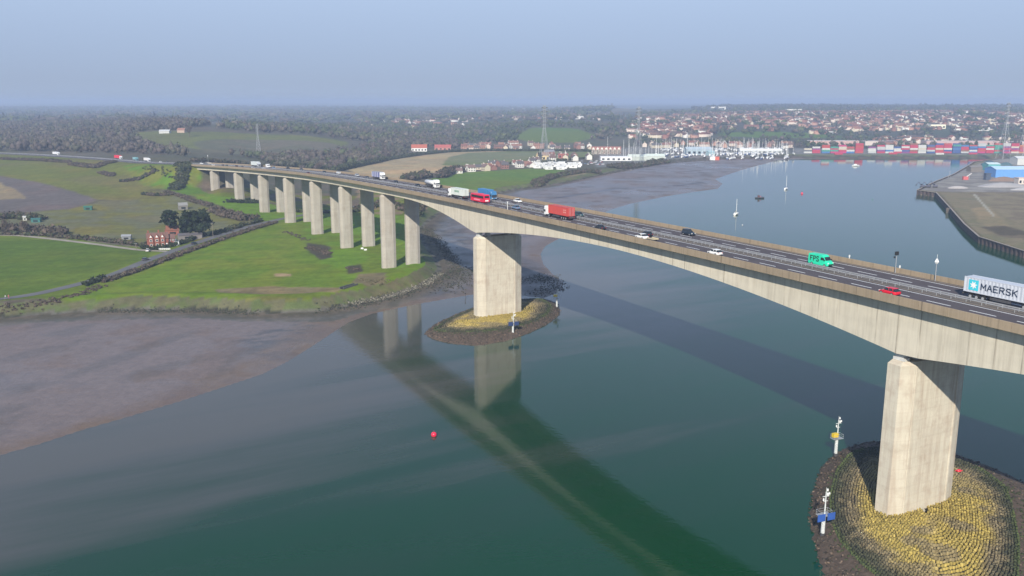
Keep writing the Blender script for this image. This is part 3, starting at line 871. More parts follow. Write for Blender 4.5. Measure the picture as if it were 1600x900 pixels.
def stones(pos, size, ang, cols, mat, name, jit=0.22, seed=1):
    rs = np.random.RandomState(seed); n = len(pos)
    V = BOXV[None] * np.asarray(size)[:, None, :] * (1 + jit * (rs.rand(n, 8, 1) - .5) * 2)
    V = V + (rs.rand(n, 8, 3) - .5) * jit * 0.5 * np.asarray(size)[:, None, :]
    ta, tb = (rs.rand(n) - .5) * .5, (rs.rand(n) - .5) * .5
    V[:, :, 2] += V[:, :, 0] * ta[:, None] + V[:, :, 1] * tb[:, None]
    c, s = np.cos(ang)[:, None], np.sin(ang)[:, None]
    X = V[:, :, 0] * c - V[:, :, 1] * s; Y = V[:, :, 0] * s + V[:, :, 1] * c
    V = np.stack([X, Y, V[:, :, 2]], -1) + np.asarray(pos)[:, None, :]
    F = (BOXF[None] + np.arange(n)[:, None, None] * 8).reshape(-1, 4)
    return attr_mesh(name, V.reshape(-1, 3), F, np.repeat(cols, 5, axis=0), mat)
M['stone'], _n, _b = attr_mat('lichen_stone', 'tint', 0.95, 1.3, 0.35)
bump(_n, _b, noise(_n, N(_n, 'ShaderNodeNewGeometry').outputs['Position'], 5, 4), 0.5, 0.1)
def resample(P, n):
    P = np.vstack([P, P[:1]]); L = np.r_[0, np.cumsum(np.hypot(*np.diff(P, axis=0).T))]
    t = np.linspace(0, L[-1], n, endpoint=False)
    return np.c_[np.interp(t, L, P[:, 0]), np.interp(t, L, P[:, 1])]
def smooth_poly(P, n, k=3):
    Q = resample(P, n)
    for _ in range(k): Q = (np.roll(Q, 1, 0) + 2 * Q + np.roll(Q, -1, 0)) / 4
    return Q
def pier_island(toe_px, rim_px, rim_z, top_z, s, label, seed, pier_w=19.1, yc=None):
    toe = smooth_poly(gp(toe_px, 0.0), 160, 4); rim = smooth_poly(gp(rim_px, rim_z), 160, 4)
    # pair toe points with the rim points nearest in direction
    c = np.array(plan(s, 9.5))
    at_ = np.arctan2(*(toe - rim.mean(0)).T[::-1]); ar = np.arctan2(*(rim - rim.mean(0)).T[::-1])
    toe = toe[np.argsort(at_)]; rim = rim[np.argsort(ar)]
    root = empty('pier_island', (c[0], c[1], 0)); tag(root, label, 'rock island', 'rock islands round the river piers')
    n = 160; rings = []; cols = []
    cen = rim.mean(0)
    rs = np.random.RandomState(seed)
    prof = [(-.25, -2.2), (0.0, -.15), (.25, .42), (.5, .9), (.8, 1.5), (1.0, rim_z)]
    for t, z in prof:
        P = toe + (rim - toe) * t
        rings.append(np.c_[P + (rs.rand(n, 2) - .5) * (0.9 if 0 <= t < 1 else .1), np.full(n, z) + (rs.rand(n) - .5) * (.25 if 0 < t < 1 else 0)])
    for f in (.8, .6, .4, .2, .02):
        P = cen + (rim - cen) * f
        rings.append(np.c_[P, np.full(n, rim_z + (top_z - rim_z) * min(1, (1 - f) * 1.9) - .12)])
    V = np.vstack(rings); F = []; C = []
    k = len(rings)
    idx = np.arange(n)
    for i in range(k - 1):
        F.append(np.c_[i * n + idx, i * n + (idx + 1) % n, (i + 1) * n + (idx + 1) % n, (i + 1) * n + idx])
        m = V[i * n:(i + 1) * n]
        nz = vnoise(m[:, 0] * 3, m[:, 1] * 3, 6, 3)[:, None]
        if i < 5: cc = np.array([.055, .043, .034]) * (1 - nz) * 1.3 + np.array([.12, .085, .06]) * nz
        else: cc = np.full((n, 3), .022) + nz * 0.01
        C.append(cc)
    core = link('island_base', attr_mesh('island_base', V, np.vstack(F), np.vstack(C), M['stone']), root)
    core.location = (-c[0], -c[1], 0)
    # rows of laid stones following the rim
    pos = []; size = []; ang = []; colr = []
    Rm = np.hypot(*(rim - cen).T).mean(); row = 0.84
    nrow = int(Rm / row)
    pp = [np.array(plan(s, 3 + i * (pier_w - 6) / 6)) for i in range(7)]
    for r in range(nrow):
        f = 1 - r * row / Rm
        P = cen + (rim - cen) * f
        per = np.hypot(*(np.roll(P, -1, 0) - P).T).sum()
        m = max(6, int(per / 0.66))
        Q = resample(P, m); Q += (rs.rand(m, 2) - .5) * .14
        dT = np.roll(Q, -1, 0) - Q; a = np.arctan2(dT[:, 1], dT[:, 0])
        dp = np.min([np.hypot(*(Q - q).T) for q in pp], axis=0)
        keep = dp > 1.9
        z = rim_z + (top_z - rim_z) * min(1, (1 - f) * 1.9)
        n1_ = vnoise(Q[:, 0] + 40 * seed, Q[:, 1], 9, 3); n2_ = vnoise(Q[:, 0], Q[:, 1] + 99, 2.2, 2)
        e = 1 - f
        yel = np.array([.38, .29, .075]); tan_ = np.array([.21, .17, .10]); drk = np.array([.055, .058, .036]); grn = np.array([.07, .095, .03])
        near_toe = np.clip(1 - e * Rm / 1.7, 0, 1)[..., None] if np.ndim(e) else max(0, 1 - e * Rm / 1.6)
        y = sm(.16, .36, e + (n1_ - .5) * .35) * (1 - .8 * sm(.58, .68, n1_)) * (.80 + .20 * rs.rand(m))
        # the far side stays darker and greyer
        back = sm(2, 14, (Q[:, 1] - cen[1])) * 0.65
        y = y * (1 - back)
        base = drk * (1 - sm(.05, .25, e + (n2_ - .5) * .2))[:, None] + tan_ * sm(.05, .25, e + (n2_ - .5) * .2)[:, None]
        cc = base * (1 - y[:, None]) + yel * y[:, None]
        g_ = (near_toe * (n1_ < .55))[:, None] * .7
        cc = cc * (1 - g_) + grn * g_
        cc *= (.80 + .32 * rs.rand(m))[:, None] * (.86 + .28 * rs.rand())
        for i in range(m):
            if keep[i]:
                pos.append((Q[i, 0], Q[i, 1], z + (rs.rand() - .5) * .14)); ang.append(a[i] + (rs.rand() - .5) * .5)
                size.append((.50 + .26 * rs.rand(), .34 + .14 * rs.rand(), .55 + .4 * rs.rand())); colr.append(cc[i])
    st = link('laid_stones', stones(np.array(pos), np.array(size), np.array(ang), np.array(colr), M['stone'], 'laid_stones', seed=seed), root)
    st.location = (-c[0], -c[1], 0); st['kind'] = 'stuff'
    # loose dark rubble round the toe
    m = 2600; i = rs.randint(0, n, m); t = rs.rand(m) ** .8
    P = toe[i] + (rim[i] - toe[i]) * t[:, None] + (rs.rand(m, 2) - .5) * .8
    z = np.interp(t, [a for a, _ in prof], [b for _, b in prof])
    cc = np.where(rs.rand(m, 1) < .3, np.array([[.13, .095, .07]]), np.array([[.055, .047, .036]])) * (.6 + .8 * rs.rand(m, 1))
    gm_ = (t > .75)[:, None] & (rs.rand(m, 1) < .6); cc = np.where(gm_, np.array([[.05, .06, .028]]) * (.7 + .6 * rs.rand(m, 1)), cc)
    sz = (.2 + .36 * rs.rand(m, 3)) * np.array([1, 1, .7])
    rb = link('toe_rubble', stones(np.c_[P, z], sz, rs.rand(m) * 6.28, cc, M['stone'], 'toe_rubble', seed=seed + 5), root)
    rb.location = (-c[0], -c[1], 0); rb['kind'] = 'stuff'
    return root
pier_island([(1262,815),(1268,770),(1283,728),(1305,706),(1345,690),(1385,686),(1440,690),(1500,710),(1560,733),(1600,752),(1690,800),(1710,880),(1690,960),(1600,1010),(1450,1040),(1330,1000),(1290,930),(1276,870)],
            [(1297,778),(1306,738),(1328,709),(1360,700),(1390,700),(1440,702),(1485,714),(1530,731),(1572,762),(1583,800),(1592,850),(1590,905),(1560,960),(1480,978),(1395,918),(1345,880),(1312,845),(1299,812)],
            1.9, 3.0, 0, 'near rock island of laid stones with yellow lichen under the right river pier', 3)
pier_island([(661,522),(678,507),(710,492),(745,478),(780,471),(815,468),(848,466),(872,474),(877,490),(856,507),(825,522),(790,534),(745,542),(705,538),(675,530)],
            [(676,516),(700,500),(745,481),(790,471),(822,468),(845,467),(861,476),(856,490),(832,503),(795,514),(745,519),(704,519),(684,517)],
            1.7, 2.6, 190, 'far rock island of laid stones with yellow lichen under the left river pier', 8)

# ---------------------------------------------------------------- navigation posts on the islands
M['yellow'] = plain('yellow_paint', (0.72, 0.50, 0.03), 0.5)
M['panel_blue'] = plain('blue_panel', (0.035, 0.10, 0.36), 0.35)
M['navy'] = plain('navy_panel', (0.03, 0.05, 0.13), 0.35)
M['pilegrey'] = plain('weathered_white', (0.62, 0.64, 0.62), 0.6, dirt=(0.25, 0.26, 0.24))
def nav_post(u, v, z, ht, panel, mat, label, boat=False, sc=1.0):
    x, y = G0(u, v, z)
    t = empty('navigation_post', (x, y, z), R(20)); tag(t, label, 'navigation post', 'navigation posts on the pier islands')
    MB().tube((0, 0, -1.5), (0, 0, 4.2 * sc), .42, .36, 12).build('pile', M['pilegrey'], t, smooth=False)
    MB().tube((0, 0, -1.5), (0, 0, .5), .46, .44, 12).build('weed_band', M['darkgrey'], t)
    p = MB().box((0, 0, 4.28 * sc), (2.7, 1.5, .12)).build('platform', M['steel'], t)
    r = MB()
    for a, b in (((-1.3, -.7), (1.3, -.7)), ((1.3, -.7), (1.3, .7)), ((1.3, .7), (-1.3, .7)), ((-1.3, .7), (-1.3, -.7))):
        r.tube((*a, 5.3 * sc), (*b, 5.3 * sc), .035, n=4); r.tube((*a, 4.3 * sc), (*a, 5.3 * sc), .035, n=4); r.tube((*a, 4.8 * sc), (*b, 4.8 * sc), .025, n=4)
    r.build('railing', M['steel'], t)
    m = MB().tube((.15, 0, 4.3 * sc), (.15, 0, ht), .15, .10, 8)
    m.tube((.15, 0, ht - .1), (.15, 0, ht + .9), .04, n=5)
    m.box((.15, 0, ht - .9), (1.5, .12, .12)); m.box((.15, 0, ht - 1.9), (1.0, .1, .1))
    m.build('mast', M['pilegrey'], t)
    for dx, dz, s_ in ((.55, -.75, .34), (.95, -.6, .26), (-.35, -1.7, .28), (.45, .15, .3)):
        MB().tube((dx, 0, ht + dz), (dx, 0, ht + dz + s_ * 1.5), s_ * .6, s_ * .5, 8).build('lantern', M['white'], t)
    if panel == 'box':
        MB().box((-.75, -.2, 5.2 * sc), (1.3, .9, .95)).build('equipment_box', mat, t)
    else:
        for sg in (-1, 1):
            MB().box((sg * 1.15, -.75, 4.1 * sc), (1.75, .12, 1.45), ry=0).build('sign_panel', mat, t)
    return t
nav_post(1305.5, 711, 0.6, 8.9, 'box', M['yellow'], 'white post with a yellow equipment box at the back of the near island')
nav_post(1285, 836, 0.9, 9.0, 'boards', M['panel_blue'], 'white post with two blue boards at the front corner of the near island')
nav_post(870, 481, 0.4, 7.2, 'box', M['yellow'], 'white post with a yellow box on the right tip of the far island')
nav_post(801.5, 522, 0.4, 7.6, 'boards', M['navy'], 'white post with dark blue boards in front of the far island')
x, y = G0(1498, 737, 2.6)
t = empty('marker_float', (x, y, 2.55)); tag(t, 'bright red float lying on the stones behind the right pier', 'float')
MB().loft([[(math.cos(a) * r_, math.sin(a) * r_ * .7, z_) for a in np.linspace(0, 6.28, 10)[:-1]] for r_, z_ in ((.25, 0), (.6, .18), (.6, .4), (.2, .62))]).build('float_body', paint((0.75, 0.03, 0.05)), t, smooth=True)
MB().tube((-.9, 0, .25), (.9, .1, .3), .07).build('float_spar', paint((0.75, 0.03, 0.05)), t)

# ---------------------------------------------------------------- buoys, stakes and boats on the water
def buoy(u, v, r, col, label, grp='mooring buoys'):
    x, y = G0(u, v, 0)
    t = empty('mooring_buoy', (x, y, 0)); tag(t, label, 'buoy', grp)
    rings = [[(math.cos(a) * r * math.cos(p), math.sin(a) * r * math.cos(p), r * .45 + r * math.sin(p)) for a in np.linspace(0, 2 * math.pi, 15)[:-1]] for p in np.linspace(-1.45, 1.45, 9)]
    MB().loft(rings).build('buoy_body', paint(col, .3), t, smooth=True)
    MB().tube((0, 0, r * 1.3), (0, 0, r * 1.9), r * .12).tube((-r * .3, 0, r * 1.9), (r * .3, 0, r * 1.9), r * .08).build('lifting_eye', M['darkgrey'], t)
buoy(678, 681, .75, (0.75, 0.02, 0.06), 'round pink red buoy alone on the green water left of centre')
buoy(1253, 303, 1.1, (0.70, 0.05, 0.10), 'small red buoy on the blue water right of the yachts')
for i, (u, v, l) in enumerate([(1363, 312, 'tiny green buoy in open water before the quay'),
                               (1160, 352, 'pale speck of a buoy left of the near yacht')]):
    buoy(u, v, .45, [(0.05, .3, .15), (.5, .5, .5)][i], l)
for u, v, h, l in [(727, 466, 1.9, 'short black stake in the pool left of the far river pier'), (986, 272, 4.5, 'white topped stake on the far mudflat')]:
    x, y = G0(u, v, 0)
    t = empty('stake', (x, y, 0)); tag(t, l, 'stake')
    MB().tube((0, 0, -1), (0, 0, h), .16, .13, 7).build('stake_pole', M['darkgrey'], t)
    MB().box((0, 0, h + .25), (.5, .5, .5)).build('stake_top', M['white'] if u > 900 else M['black'], t)
def hull(L, B, H, sheer=.25, n=9, tr=.55):
    rings = []
    for i in range(n):
        t = i / (n - 1); x = -L / 2 + L * t
        w = B / 2 * (tr + (1 - tr) * min(1, t * 2.2)) * (1 - max(0, (t - .5) / .5) ** 2.2 * .97)
        z = H * (1 + sheer * (t - .3) ** 2 * 2)
        rings.append([(x, -w, z), (x, -w * .95, z * .45), (x, -w * .45, .02), (x, 0, -.25), (x, w * .45, .02), (x, w * .95, z * .45), (x, w, z)])
    return rings
def yacht_mesh_parts(L=9.5, B=3.0, H=1.1, mast=12.5, col=None, cover=(0.05, .1, .3)):
    col = col or (0.75, 0.75, 0.72)
    parts = []
    parts.append(('hull', MB().loft(hull(L, B, H)).mesh('hull', paint(col), smooth=False)))
    cab = MB(); cab.loft([[(x, -w, H), (x, -w * .85, H + h), (x, w * .85, H + h), (x, w, H)] for x, w, h in ((-L * .18, B * .3, .55), (L * .05, B * .33, .55), (L * .22, B * .2, .3))])
    parts.append(('cabin', cab.mesh('cabin', paint((0.7, .68, .62)))))
    if mast:
        m = MB().tube((L * .08, 0, H), (L * .08, 0, H + mast), .19, .12, 6)
        m.tube((L * .08, -.9, H + mast * .62), (L * .08, .9, H + mast * .62), .04, n=4)
        parts.append(('mast', m.mesh('mast', M['white'])))
        bm_ = MB().tube((L * .07, 0, H + 1.5), (-L * .36, 0, H + 1.45), .22, .16, 7)
        parts.append(('boom', bm_.mesh('boom', paint(cover, .8))))
    return parts
def put_parts(name, parts, loc, rz, label, cat, group=None, sc=1.0):
    t = empty(name, loc, rz); tag(t, label, cat, group)
    for n_, me in parts: link(n_, me, t)
    if sc != 1.0: t.scale = (sc, sc, sc)
    return t
YA = yacht_mesh_parts()
x, y = G0(1150, 335.5, 0); put_parts('yacht', yacht_mesh_parts(10.5, 3.2, 1.2, 10.5, (0.78, .76, .68), (.55, .45, .2)), (x, y, 0), R(65), 'white yacht with a bare mast and tan cover, nearest on the open water', 'yacht', 'moored boats')
x, y = G0(1228, 296, 0); put_parts('yacht', yacht_mesh_parts(9, 3, 1.2, 12, (0.8, .8, .78)), (x, y, 0), R(60), 'small white yacht moored beyond and right of the dark workboat', 'yacht', 'moored boats')
x, y = G0(1337, 259.5, 0); put_parts('motor_boat', [('hull', MB().loft(hull(10, 3.2, 1.3)).mesh('hull', M['white'])), ('cabin', MB().box((-1, 0, 2), (4, 2.4, 1.5)).mesh('cabin', M['white']))], (x, y, 0), R(5), 'white motor boat moored off the container port', 'motor boat', 'moored boats')
x, y = G0(1187, 310, 0)
t = put_parts('workboat', [('hull', MB().loft(hull(8, 2.8, 1.0)).mesh('hull', M['darkgrey'])), ('wheelhouse', MB().box((-1, 0, 1.9), (1.6, 1.6, 1.8)).mesh('wheelhouse', paint((.12, .05, .05))))], (x, y, 0), R(0), 'low dark open workboat with people aboard beyond the yacht', 'workboat', 'moored boats')
for dx in (.8, 2.0):
    MB().tube((dx, 0, 1), (dx, 0, 2.3), .32, .2, 6).build('crew_figure', paint((.35, .08, .1) if dx < 1 else (.08, .08, .12)), t)
# ---------------------------------------------------------------- vehicles
M['chassis'] = M['darkgrey']
def wheel_mesh(r=.33, w=.24):
    mb = MB()
    mb.tube((0, -w / 2, 0), (0, w / 2, 0), r, r, 14, 0)
    mb.tube((0, -w / 2 - .012, 0), (0, w / 2 + .012, 0), r * .58, r * .58, 10, 1)
    return mb.mesh('wheel', [M['black'], M['steel']])
WH = {}
def wheels(t, xs, ty, r=.33, w=.24, dual=False):
    k = (r, w)
    if k not in WH: WH[k] = wheel_mesh(r, w)
    for x in xs:
        for sg in (-1, 1):
            o = link('wheel', WH[k], t); o.location = (x, sg * ty, r)
def ring(x, zb, zt, wb, wt, r=.12):
    """closed section across the car at x, rounded shoulders"""
    return [(x, -wb, zb), (x, -wb, zb + (zt - zb) * .55), (x, -(wt + (wb - wt) * .35), zt - r * .35), (x, -wt + r * .4, zt),
            (x, wt - r * .4, zt), (x, wt + (wb - wt) * .35, zt - r * .35), (x, wb, zb + (zt - zb) * .55), (x, wb, zb)]
def car_kit(kind):
    """kind: hatch, saloon, estate. nose at +x. returns dict of raw builders"""
    L = {'hatch': 4.1, 'saloon': 4.6, 'estate': 4.6, 'suv': 4.6}[kind]; hx = L / 2
    zt = 1.46 if kind != 'suv' else 1.68; belt = .92 if kind != 'suv' else 1.02
    W = .88
    b = MB()
    st = [(-hx, .42, .70, .70, .62), (-hx + .08, .30, belt - .04, .82, .74), (-hx + .5, .24, belt, W, .80), (-.9, .22, belt + .01, W, .82), (0, .22, belt, W, .82),
          (.9, .22, belt - .02, W, .80), (hx - .75, .24, belt - .12, W, .76), (hx - .18, .30, belt - .26, .80, .68), (hx, .40, .58, .66, .58)]
    b.loft([ring(*s_) for s_ in st])
    rear = {'hatch': -hx + .12, 'saloon': -hx + .75, 'estate': -hx + .12, 'suv': -hx + .15}[kind]
    rr = {'hatch': -hx + .65, 'saloon': -hx + 1.35, 'estate': -hx + .35, 'suv': -hx + .45}[kind]
    g = MB()
    g.loft([[(rear, -.76, belt - .02), (rear, .76, belt - .02), (rear + .02, .74, belt), (rear + .02, -.74, belt)],
            [(rr, -.78, belt), (rr, .78, belt), (rr, .60, zt - .05), (rr, -.60, zt - .05)],
            [(.25, -.79, belt), (.25, .79, belt), (.25, .60, zt - .03), (.25, -.60, zt - .03)],
            [(1.0, -.77, belt - .02), (1.0, .77, belt - .02), (.98, .74, belt), (.98, -.74, belt)]])
    rf = MB()
    rf.loft([[(rr - .12, -.56, zt - .05), (rr - .12, .56, zt - .05), (rr - .1, .52, zt - .01), (rr - .1, -.52, zt - .01)],
             [(rr + .3, -.62, zt - .04), (rr + .3, .62, zt - .04), (rr + .3, .56, zt + .03), (rr + .3, -.56, zt + .03)],
             [(.2, -.62, zt - .04), (.2, .62, zt - .04), (.2, .56, zt + .03), (.2, -.56, zt + .03)],
             [(.42, -.56, zt - .06), (.42, .56, zt - .06), (.40, .52, zt - .01), (.40, -.52, zt - .01)]])
    for sg in (-1, 1):
        rf.box((-.35, sg * .725, (belt + zt) / 2), (.09, .05, zt - belt), 0)
        rf.box((rr + .12, sg * .715, (belt + zt) / 2), (.16, .06, zt - belt), 0)
    hl = MB(); hl.box((0, 0, 0), (.12, .34, .13))
    mir = MB(); mir.box((.62, .94, belt + .07), (.14, .18, .12)); mir.box((.62, -.94, belt + .07), (.14, .18, .12))
    return dict(L=L, body=b, glass=g, roof=rf, belt=belt, mir=mir, hl=hl)
CARM = {}
def make_car(kind, col, label, name='car', cat='car', group='cars on the bridge road'):
    k = car_kit(kind); pm = paint(col, .28)
    key = (kind, col)
    if key not in CARM:
        d = {'body': k['body'].mesh('body', pm, smooth=True), 'windows': k['glass'].mesh('windows', M['glass']), 'roof': k['roof'].mesh('roof', pm),
             'mirrors': k['mir'].mesh('mirrors', pm), 'h': k['hl'].mesh('headlight', M['amber']), 't': k['hl'].mesh('tail_light', M['red_light'])}
        CARM[key] = d
    d = CARM[key]
    t = empty(name, (0, 0, 0)); tag(t, label, cat, group)
    link('body', d['body'], t); link('windows', d['windows'], t); link('roof', d['roof'], t); link('mirrors', d['mirrors'], t)
    hx = k['L'] / 2
    for sg in (-1, 1):
        o = link('headlight', d['h'], t); o.location = (hx - .12, sg * .56, k['belt'] - .28)
        o = link('tail_light', d['t'], t); o.location = (-hx + .07, sg * .60, k['belt'] - .16)
    wheels(t, (-k['L'] * .29, k['L'] * .305), .78, .33, .22)
    return t
def place(t, s, w, back=False):
    """stand a vehicle on the bridge road; back=True drives towards the camera side"""
    h = heading(s)
    t.location = PT(s, w, road_z(s) + .004)
    slope = math.atan((road_z(s + 3) - road_z(s - 3)) / 6)
    t.rotation_euler = (0, slope if back else -slope, h + (math.pi if back else 0))
    return t

def cab(t, col, h=3.5, w=2.45, L=2.2, x0=0.0, sleeper=True):
    """flat-fronted lorry cab with its nose at x0 + L"""
    pm = paint(col, .35)
    b = MB()
    b.loft([[(x0, -w / 2, .75), (x0, w / 2, .75), (x0, w / 2, h - .3), (x0, w / 2 - .2, h), (x0, -w / 2 + .2, h), (x0, -w / 2, h - .3)],
            [(x0 + L - .5, -w / 2, .55), (x0 + L - .5, w / 2, .55), (x0 + L - .5, w / 2, h - .35), (x0 + L - .5, w / 2 - .2, h - .08), (x0 + L - .5, -w / 2 + .2, h - .08), (x0 + L - .5, -w / 2, h - .35)],
            [(x0 + L - .08, -w / 2 + .08, .45), (x0 + L - .08, w / 2 - .08, .45), (x0 + L - .2, w / 2 - .1, h - 1.0), (x0 + L - .35, w / 2 - .25, h - .7), (x0 + L - .35, -w / 2 + .25, h - .7), (x0 + L - .2, -w / 2 + .1, h - 1.0)],
            [(x0 + L, -w / 2 + .2, .5), (x0 + L, w / 2 - .2, .5), (x0 + L - .08, w / 2 - .2, h - 1.35), (x0 + L - .1, w / 2 - .3, h - 1.3), (x0 + L - .1, -w / 2 + .3, h - 1.3), (x0 + L - .08, -w / 2 + .2, h - 1.35)]])
    b.build('cab', pm, t)
    g = MB(); g.loft([[(x0 + L - .02, -w / 2 + .14, h - 2.15), (x0 + L - .02, w / 2 - .14, h - 2.15), (x0 + L - .28, w / 2 - .2, h - 1.15), (x0 + L - .28, -w / 2 + .2, h - 1.15)],
                      [(x0 + L + .05, -w / 2 + .16, h - 2.1), (x0 + L + .05, w / 2 - .16, h - 2.1), (x0 + L - .14, w / 2 - .2, h - 1.2), (x0 + L - .14, -w / 2 + .2, h - 1.2)]])
    g.build('windscreen', M['glass'], t)
    for sg in (-1, 1):
        MB().box((x0 + L - .75, sg * (w / 2 + .01), h - 1.65), (.85, .05, .75)).build('side_window', M['glass'], t)
        MB().box((x0 + L - .05, sg * (w / 2 + .18), h - 1.6), (.12, .2, .65)).build('mirror', M['darkgrey'], t)
        MB().box((x0 + L, sg * .85, .75), (.1, .4, .2)).build('headlight', M['amber'], t)
    MB().box((x0 + L + .0, 0, 1.2), (.06, 1.7, .5)).build('grille', M['darkgrey'], t)
def corrugated_box(L, W, H, z0, x0, pitch=.36, d=.045):
    """container body with pressed side walls"""
    mb = MB(); hw = W / 2; n = int(L / pitch)
    for sg in (-1, 1):
        ys = []
        for i in range(n + 1):
            x = x0 + L * i / n
            ys.append((x, sg * (hw - d)) if i % 2 else (x, sg * hw))
        pts = []
        for i in range(n):
            xa, ya = ys[i]; xb, yb = ys[i + 1]
            pts += [(xa, ya), (xa + (xb - xa) * .5, ya)]
        pts.append(ys[-1])
        vs = [(x, y, z0 + .15) for x, y in pts] + [(x, y, z0 + H - .1) for x, y in pts]
        m = len(pts)
        mb.add(vs, [(i, i + 1, m + i + 1, m + i) for i in range(m - 1)])
    mb.box((x0 + L / 2, 0, z0 + H - .08), (L - .1, W - .1, .06))
    mb.box((x0 + L / 2, 0, z0 + .1), (L - .1, W - .1, .1))
    mb.box((x0 + L - .06, 0, z0 + H / 2), (.06, W - .1, H - .2)); mb.box((x0 + .06, 0, z0 + H / 2), (.06, W - .1, H - .2))
    for sg in (-1, 1):
        mb.box((x0 + L / 2, sg * (hw - .03), z0 + .09), (L, .09, .17)); mb.box((x0 + L / 2, sg * (hw - .03), z0 + H - .07), (L, .09, .13))
        for x in (x0 + .06, x0 + L - .06): mb.box((x, sg * (hw - .04), z0 + H / 2), (.14, .12, H))
    return mb
def text_mesh(txt, size, mat, name='lettering', extr=.006, bold=.004):
    cu = bpy.data.curves.new(name, 'FONT'); cu.body = txt; cu.size = size; cu.extrude = extr; cu.offset = bold
    cu.align_x = 'CENTER'; cu.align_y = 'CENTER'; cu.resolution_u = 2
    o = bpy.data.objects.new(name, cu)
    COL.objects.link(o); bpy.context.view_layer.update()
    me = bpy.data.meshes.new_from_object(o.evaluated_get(bpy.context.evaluated_depsgraph_get()))
    bpy.data.objects.remove(o); bpy.data.curves.remove(cu)
    me.materials.clear(); me.materials.append(mat)
    return me
def stick_text(t, txt, size, mat, x, y, z, side, sx=1.0):
    """text on a vehicle side; side=+1 is the left flank (+y)"""
    o = link('lettering', text_mesh(txt, size, mat), t)
    o.location = (x, y, z)
    o.rotation_euler = (math.pi / 2, 0, math.pi if side > 0 else 0)
    o.scale = (sx, 1, 1)
    return o
STROKES = {'M': [((0,0),(0,1)),((0,1),(.5,.35)),((.5,.35),(1,1)),((1,1),(1,0))], 'A': [((0,0),(.5,1)),((.5,1),(1,0)),((.22,.36),(.78,.36))],
 'E': [((0,0),(0,1)),((0,1),(.9,1)),((0,.5),(.75,.5)),((0,0),(.9,0))], 'R': [((0,0),(0,1)),((0,1),(.75,1)),((.75,1),(.92,.78)),((.92,.78),(.75,.52)),((.75,.52),(0,.52)),((.45,.52),(.95,0))],
 'S': [((.92,.9),(.7,1)),((.7,1),(.2,1)),((.2,1),(.04,.78)),((.04,.78),(.2,.56)),((.2,.56),(.75,.46)),((.75,.46),(.94,.24)),((.94,.24),(.75,0)),((.75,0),(.2,0)),((.2,0),(.03,.12))],
 'K': [((0,0),(0,1)),((0,.42),(.9,1)),((.28,.6),(.95,0))], 'F': [((0,0),(0,1)),((0,1),(.9,1)),((0,.52),(.7,.52))], 'P': [((0,0),(0,1)),((0,1),(.75,1)),((.75,1),(.92,.76)),((.92,.76),(.75,.5)),((.75,.5),(0,.5))]}
def block_text(t, txt, x, y, z, h, w, th, mat):
    """painted block letters on the right flank (seen from -y)"""
    for i, ch in enumerate(txt):
        mb = MB(); bx_ = x + i * (w * 1.36)
        for (ax, az), (cx_, cz_) in STROKES[ch]:
            ax, cx_ = bx_ + ax * w, bx_ + cx_ * w; az, cz_ = z + az * h, z + cz_ * h
            dx, dz = cx_ - ax, cz_ - az; L = math.hypot(dx, dz)
            mb.box(((ax + cx_) / 2, y, (az + cz_) / 2), (L + th * .8, .016, th), 0, 0, 1.0, -math.atan2(dz, dx))
        mb.build('letter', mat, t)
